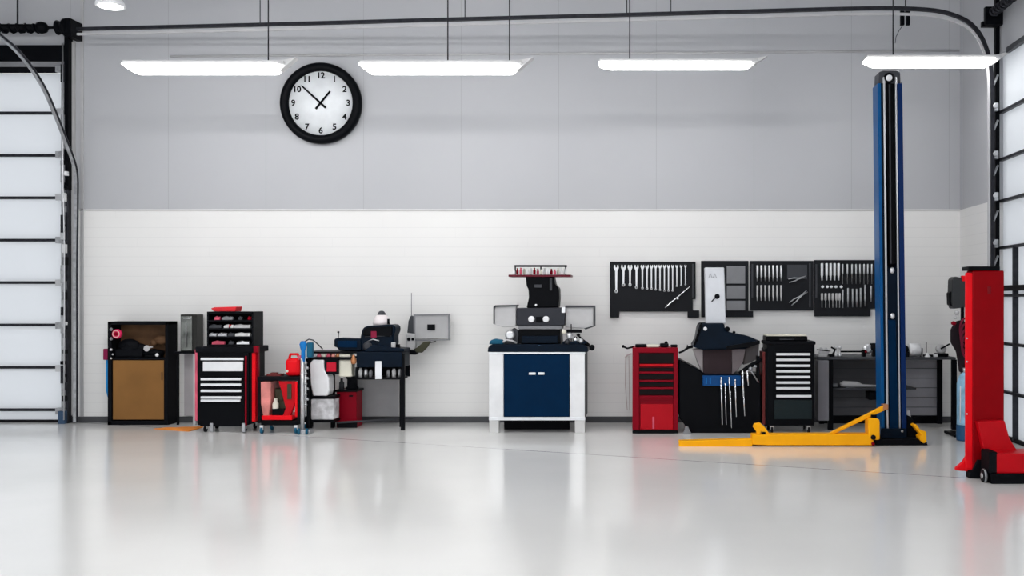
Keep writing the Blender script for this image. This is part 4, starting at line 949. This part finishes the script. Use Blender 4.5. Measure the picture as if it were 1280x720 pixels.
# bench top items
zz = zt_+.001
vz = thing('bench_vise', 'small silver vise on the left end of the long bench', 'vise', (WX(1030, Yx), Yx+.1, zz))
MB().box(WX(1024, Yx), Yx+.06, zz, WX(1035, Yx), Yx+.18, zz+.03, .005).ppoly([(1024, 441), (1026, 434), (1030, 436), (1034, 434), (1037, 441), (1034, 445), (1026, 445)], Yx+.09, .06, .006).build('body', lgrey, vz)
MB().ptube([(1021, 437, Yx+.06), (1038, 439, Yx+.06)], .006).build('bar', black, vz)
tag(MB().box(WX(1038, Yx), Yx+.05, zz, WX(1044, Yx), Yx+.13, zz+.03, .006).ptube([(1041, 443, Yx+.09), (1044, 437, Yx+.09), (1039, 434, Yx+.09)], .012).build('hand_clamp', black), 'small black clamp standing beside the silver vise', 'clamp')
gr = thing('spindle_rig', 'silver two-post rig with a black rod across the long bench', 'rig', (WX(1060, Yx), Yx+.1, zz))
for px in (1047, 1052): MB().lathe((WX(px, Yx), Yx+.1, zz), [(.025, 0), (.025, .02), (.012, .03), (.012, .09), (.02, .10), (.02, .12)], 'z', 12).build('post', steel, gr)
MB().tube([(WX(1052, Yx), Yx+.1, zz+.06), (WX(1084, Yx), Yx+.1, zz+.06)], .01).box(WX(1080, Yx), Yx+.06, zz, WX(1084, Yx), Yx+.14, zz+.08, .004).build('rod', black, gr)
gg = thing('bench_grinder', 'black bench grinder with silver wheel left of blue lift post', 'grinder', (WX(1094, Yx), Yx+.1, zz))
MB().lathe((WX(1090, Yx), Yx+.12, zz+.11), [(.03, 0), (.05, .01), (.05, .16), (.03, .17)], 'x', 18).box(WX(1090, Yx)+.03, Yx+.08, zz, WX(1102, Yx), Yx+.16, zz+.08, .01).build('motor', black, gg)
MB().lathe((WX(1087, Yx), Yx+.08, zz+.09), [(.02, 0), (.06, .004), (.06, .03), (.02, .035)], 'y', 20).build('wheel', steel, gg)
MB().sph((WX(1084, Yx), Yx+.06, zz+.06), .014).build('knob', redd, gg)
pr = thing('paper_roll', 'white paper roll lying on the long bench right of blue post', 'roll', (WX(1147, Yx), Yx+.1, zz))
MB().tube([(WX(1140, Yx), Yx+.15, zz+.078), (WX(1154, Yx), Yx+.15, zz+.078)], .076, 24).build('roll', white, pr)
MB().tube([(WX(1139, Yx), Yx+.15, zz+.078), (WX(1156, Yx), Yx+.15, zz+.078)], .018, 12).box(WX(1155, Yx), Yx+.1, zz, WX(1157, Yx), Yx+.2, zz+.1, .003).build('holder', mgrey, pr)
tag(MB().tube([(WX(1161, Yx), Yx+.1, zz), (WX(1161, Yx), Yx+.1, zz+.17)], .006).box(WX(1158.5, Yx), Yx+.04, zz, WX(1168, Yx), Yx+.16, zz+.022, .006).build('gauge_stand', black), 'black rod stand on flat base beside the white roll', 'stand')
tag(MB().lathe((WX(1160, Yx), Yx-.0+.02, zz), [(.03, 0), (.035, .008), (.02, .02), (.012, .05)], 'z', 14).build('small_cup', white), 'tiny white cup at the bench edge before the rod stand', 'cup')
tag(MB().box(WX(1130, Yx), Yx+.05, zz, WX(1138.5, Yx), Yx+.2, zz+.06, .01).sph((WX(1134, Yx), Yx+.12, zz+.09), .05).build('black_motor', blackm), 'rounded black motor on the bench just right of the blue post', 'motor')
v2 = thing('bench_vise', 'round silver-faced vise near right end of the long bench', 'vise', (WX(1182, Yx), Yx+.1, zz))
MB().box(WX(1174, Yx), Yx+.06, zz, WX(1188, Yx), Yx+.2, zz+.04, .008).build('base', black, v2)
MB().lathe((WX(1180, Yx), Yx+.07, zz+.09), [(.03, 0), (.055, .01), (.055, .08), (.03, .09)], 'y', 20).build('drum', lgrey, v2)
MB().ptube([(1176, 436, Yx+.05), (1187, 430, Yx+.05)], .01).build('handle', black, v2)
tag(MB().box(WX(1168.5, Yx), Yx+.02, zz, WX(1173, Yx), Yx+.08, zz+.03, .006).build('small_block', white), 'small white block before the round vise on long bench', 'block')

# ------------------------------------------------------------------ blue lift post
Yp = 10.12
lf = thing('lift_post', 'tall navy blue vehicle lift post with yellow arms, right of centre', 'vehicle lift', (WX(1118, Yp), Yp+.2, 0))
def lp(y): # lean of the post in px at a given y
    return (y-90)/455.0
def LXp(px_top, px_bot, y): return px_top + (px_bot-px_top)*lp(y)
def bar(pt0, pt1, pb0, pb1, y0, y1, Y, d, name, m, par=lf, bev=.003):
    return MB().ppoly([(pt0, y0), (pt1, y0), (pb1, y1), (pb0, y1)], Y, d, bev).build(name, m, par)
Yf = Yp+.12
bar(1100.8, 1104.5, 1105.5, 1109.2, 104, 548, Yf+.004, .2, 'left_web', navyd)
bar(1097, 1101, 1102, 1105.8, 104, 548, Yf, .22, 'left_flange', mat('left_flange_lit_blue', (.001, .075, .24), .3))  # lighter blue than the other flange, a highlight put into the colour
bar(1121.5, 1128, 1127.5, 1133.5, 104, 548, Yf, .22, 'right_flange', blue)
bar(1097, 1128, 1102, 1133.5, 103, 548, Yf+.22, .02, 'rear_plate', navyd)
bar(1104, 1106.5, 1108.5, 1111, 96, 546, Yf-.005, .03, 'inner_lip', steel)
bar(1119, 1121, 1124, 1126, 96, 546, Yf-.005, .03, 'inner_lip', steel)
bar(1106.8, 1118.8, 1111.2, 1123.8, 104, 330, Yf+.06, .05, 'slide_channel', black)
bar(1111, 1113, 1112.7, 1114.7, 104, 330, Yf+.045, .02, 'lift_chain', dgrey)
bar(1107.5, 1122, 1109.5, 1126, 335, 548, Yf+.0, .06, 'carriage_cover', navyd)
bar(1110.5, 1119.5, 1113, 1123, 400, 545, Yf-.015, .03, 'carriage', navy)
for y in (338, 395): MB().sph(P(LXp(1113, 1117, y), y, Yf-.01), .024, (1, .7, 1.4)).build('chain_anchor', steel, lf)
MB().ppoly([(1098.5, 104), (1099, 90), (1104, 88), (1121, 88), (1125.5, 90), (1126, 104)], Yf+.02, .2, .005).build('head_cap', dgrey, lf)
MB().lathe(P(1111.8, 97, Yf-.01), [(.03, 0), (.055, .005), (.06, .05)], 'y', 24).build('pulley', black, lf)
MB().lathe(P(1111.8, 97, Yf-.03), [(.012, 0), (.032, .004), (.032, .03)], 'y', 20).build('pulley_hub', white, lf)
MB().ppoly([(1089, 556.5), (1090, 549), (1156, 549), (1160, 556.5)], Yp-.03, .42, .004).build('base_plate', black, lf)
mbp = MB(); mbp.box(WX(1091, Yp), Yp, 0, WX(1159, Yp), Yp+.40, .03, .003); mbp.build('foot_plate', black, lf)
MB().ppoly([(1134, 549), (1134, 519), (1139, 521), (1147, 535), (1156, 549)], Yp+.12, .04, .004).build('gusset', black, lf)
MB().ppoly([(1101, 549), (1102, 536), (1133, 536), (1134, 549)], Yp+.08, .04, .004).build('foot_collar', navyd, lf)
MB().sph(P(1127.5, 539, Yf-.03), .016).build('anchor_bolt', steel, lf)
MB().ppoly([(1133, 513), (1137, 513), (1139, 522), (1134, 524)], Yf+.05, .05, .004).build('hose_guide', lgrey, lf)
Ya = Yp-.10
MB().ppoly([(940, 543.5), (1036, 543), (1092, 543), (1092, 556.8), (963, 556.8), (940, 556)], Ya, .16, .008).build('arm_outer', yellow, lf)
MB().ppoly([(848.5, 551.5), (940.5, 548.8), (940.5, 558), (849, 560)], Ya+.0, .12, .006).build('arm_inner', yellow, lf)
cl = MB().ppoly([(944, 549), (946, 540), (941.5, 534), (943, 530), (950, 528.5), (956, 534), (963.5, 544.5), (957, 545.5), (951.5, 539), (949.5, 546)], Ya+.03, .06, .006).build('pad_stop', yellow, lf)
MB().pbox(953, 540, 957, 546, Ya+.02, .09, .003).build('pivot_pin', black, lf)
MB().ppoly([(1033, 543.5), (1106, 506.5), (1109.5, 510), (1106, 513), (1041, 543.5)], Ya+.06, .05, .006).build('arm_strut', yellow, lf)
MB().pbox(1104, 505.5, 1110.5, 512.5, Ya+.05, .09, .006).build('strut_end', copper, lf)
MB().ppoly([(1085.5, 550), (1085.5, 524), (1088, 522.5), (1098.5, 523.5), (1100, 526), (1100, 550)], Ya-.005, .17, .012).build('arm_knuckle', yellow, lf)
MB().pbox(1089, 518.5, 1096, 523.5, Ya+.04, .06, .006).build('knuckle_pin', black, lf)
MB().lathe(P(1092, 547, Ya-.025), [(.012, 0), (.026, .004), (.026, .03)], 'y', 14).build('knuckle_bolt', black, lf)
MB().lathe(P(1091.5, 555, Ya-.02), [(.01, 0), (.018, .004), (.018, .03)], 'y', 14).build('red_stop', redd, lf)
MB().ppoly([(1142, 532), (1146, 530.5), (1151, 538), (1158, 539.5), (1158.5, 552), (1155, 554.5), (1151, 551), (1149, 546), (1152, 544)], Ya+.02, .14, .006).build('rear_arm', yellow, lf)
# adjust: arm rests on the floor-level pads
MB().box(WX(850, Ya), Ya+.02, 0, WX(856, Ya), Ya+.10, .03, .003).build('arm_foot', yellow, lf)

# ------------------------------------------------------------------ red lift column
Yo = 8.25
rl = thing('column_lift', 'short bright red mobile column lift at the right edge', 'column lift', (WX(1235, Yo), Yo+.15, 0))
x0, x1 = WX(1215.5, Yo), WX(1255.5, Yo); zt_ = WZ(338, Yo)
MB().box(x0, Yo, .07, x1, Yo+.16, zt_, .012).build('column', mat('column_red', (.25, .001, .004), .35, spec=.06), rl)
MB().box(x0-.055, Yo+.005, .07, x0+.005, Yo+.035, zt_-.02, .008).build('side_channel', redb, rl)
MB().box(x0-.035, Yo-.01, zt_-.0, x1-.04, Yo+.17, zt_+.035, .006).build('top_cap', black, rl)
for z in (1.2, 1.0, .55): MB().sph((x0-.045, Yo+.005, z), .008).build('bolt', steel, rl)
MB().box(x0+.13, Yo-.004, WZ(367, Yo), x0+.16, Yo+.01, WZ(358, Yo), .003).build('plate', mat('dark_red_plate', (.18, .004, .008), .4), rl)
MB().ppoly([(1222, 527), (1256, 526), (1262, 548), (1274, 567), (1231, 567)], Yo-.07, .10, .006).build('apron', red, rl)
MB().ppoly([(1195, 588), (1195.5, 585), (1204, 578), (1210, 568), (1212, 556), (1217, 556), (1217, 590)], Yo+.04, .05, .004).build('side_foot', redb, rl)
MB().ppoly([(1212, 590), (1212, 600.5), (1236, 600.5), (1236, 575), (1222, 575), (1216, 588)], Yo-.02, .10, .004).build('lower_frame', blackm, rl)
Yn = 8.0
MB().box(WX(1245, Yn), Yn, WZ(592, Yn), 3.35, Yn+.28, WZ(567, Yn), .01).build('leg_box', red, rl)
MB().box(WX(1238, Yn), Yn-.02, .0, 3.35, Yn+.28, WZ(592, Yn), .006).build('leg_skid', black, rl)
MB().box(WX(1236.5, Yn), Yn-.0, WZ(592, Yn), WX(1247, Yn), Yn+.20, WZ(565, Yn), .01).build('wheel_guard', blackm, rl)
MB().lathe((WX(1233.5, Yn)-.02, Yn+.06, .055), [(.02, 0), (.055, .004), (.055, .035), (.02, .04)], 'x', 22).build('wheel', rubber, rl)
MB().lathe((WX(1233.5, Yn)-.026, Yn+.06, .055), [(.008, 0), (.025, .003), (.025, .01)], 'x', 16).build('wheel_hub', steel, rl)
MB().lathe((WX(1233.5, Yn)-.02, Yn+.06, .055), [(.058, .008), (.058, .026)], 'x', 22).build('tread', galv, rl)
# trolley behind red lift
Yv = 10.7
tr = thing('diagnostic_stand', 'dark equipment stand with coiled cable, half hidden behind red lift', 'equipment stand', (WX(1200, Yv), Yv+.15, 0))
MB().tube([P(1203, 545, Yv+.1), P(1203, 345, Yv+.1)], .02).build('pole', black, tr)
MB().box(WX(1192, Yv), Yv-.02, 0, WX(1214, Yv), Yv+.35, .03, .01).build('base', black, tr)
MB().ppoly([(1190.5, 349), (1194, 345.5), (1206, 348), (1209, 362), (1209, 384), (1192, 386), (1189.5, 378)], Yv, .16, .01).build('console', mat('console_grey', (.04, .042, .045), .45), tr)
MB().ppoly([(1186.5, 366), (1190.5, 363.5), (1191.5, 383), (1187, 381)], Yv+.02, .1, .006).build('console_handle', black, tr)
MB().pbox(1203, 344.5, 1213, 351.5, Yv-.02, .05, .006).build('red_switch', redb, tr)
MB().sph(P(1196, 391, Yv), .028).sph(P(1194, 397, Yv), .02).build('hook_fitting', lgrey, tr)
MB().sph(P(1192, 404, Yv), .03, (1, .7, .8)).build('red_knob', redd, tr)
rings = MB()
for k in range(4):
    cx, cy = 1206+k*.8, 412+k*7
    rings.tube([P(cx + 6*math.cos(a), cy + 14*math.sin(a), Yv-.02-k*.01) for a in [2*PI*q/16 for q in range(16)]], .012, 6, closed=True)
rings.build('cable_coil', mat('maroon_cable', (.16, .01, .03), .5), tr)
MB().ppoly([(1190, 412), (1196, 402), (1204, 400), (1210, 406), (1211, 430), (1210, 464), (1201, 466), (1197, 440), (1190, 428)], Yv+.02, .07, .012).build('cable_bag', fabric, tr)
cyl = thing('gas_cylinder', 'pale blue wrapped cylinder standing behind the red lift foot', 'cylinder', (WX(1206, 10.45), 10.5, 0))
xc = WX(1206, 10.45)
MB().lathe((xc, 10.45, 0), [(.07, .0), (.085, .02), (.085, .62), (.06, .70), (.03, .74)], 'z', 24).build('tank', lblue, cyl)
MB().lathe((xc, 10.45, 0.005), [(.088, .0), (.09, .02), (.09, .15), (.087, .17)], 'z', 24).build('boot', mat('boot_navy', (.03, .10, .22), .5), cyl)
for dx in (-.07, -.02, .04): MB().tube([(xc+dx, 10.45-math.sqrt(max(.0001, .0081-dx*dx))-.002, .2), (xc+dx*1.1+.01, 10.45-math.sqrt(max(.0001, .0081-dx*dx))-.002, .6)], .006, 6).build('wrap_seam', white, cyl)
MB().lathe((xc, 10.45, .74), [(.015, 0), (.02, .02), (.02, .05)], 'z', 12).build('valve', steel, cyl)

# ------------------------------------------------------------------ light and camera
wd = bpy.data.worlds.new('World'); scn.world = wd; wd.use_nodes = True
bgn = wd.node_tree.nodes['Background']; bgn.inputs['Color'].default_value = (0.95, 0.975, 1.0, 1); bgn.inputs['Strength'].default_value = 1.45
cam = bpy.data.cameras.new('Camera'); co = bpy.data.objects.new('Camera', cam); COL.objects.link(co)
co.location = (0, 0, H); co.rotation_euler = (PI/2, 0, 0)
cam.sensor_width = 36; cam.lens = F/1280*36; cam.shift_x = -(VX-640)/1280; cam.shift_y = (VY-360)/1280
cam.clip_start = .05; cam.clip_end = 200
scn.camera = co
scn.view_settings.view_transform = 'Standard'; scn.view_settings.look = 'None'
scn.view_settings.gamma = 1; scn.view_settings.use_curve_mapping = False; scn.view_settings.exposure = 0.09
scn.cycles.use_denoising = True
scn.cycles.max_bounces = 10; scn.cycles.diffuse_bounces = 6
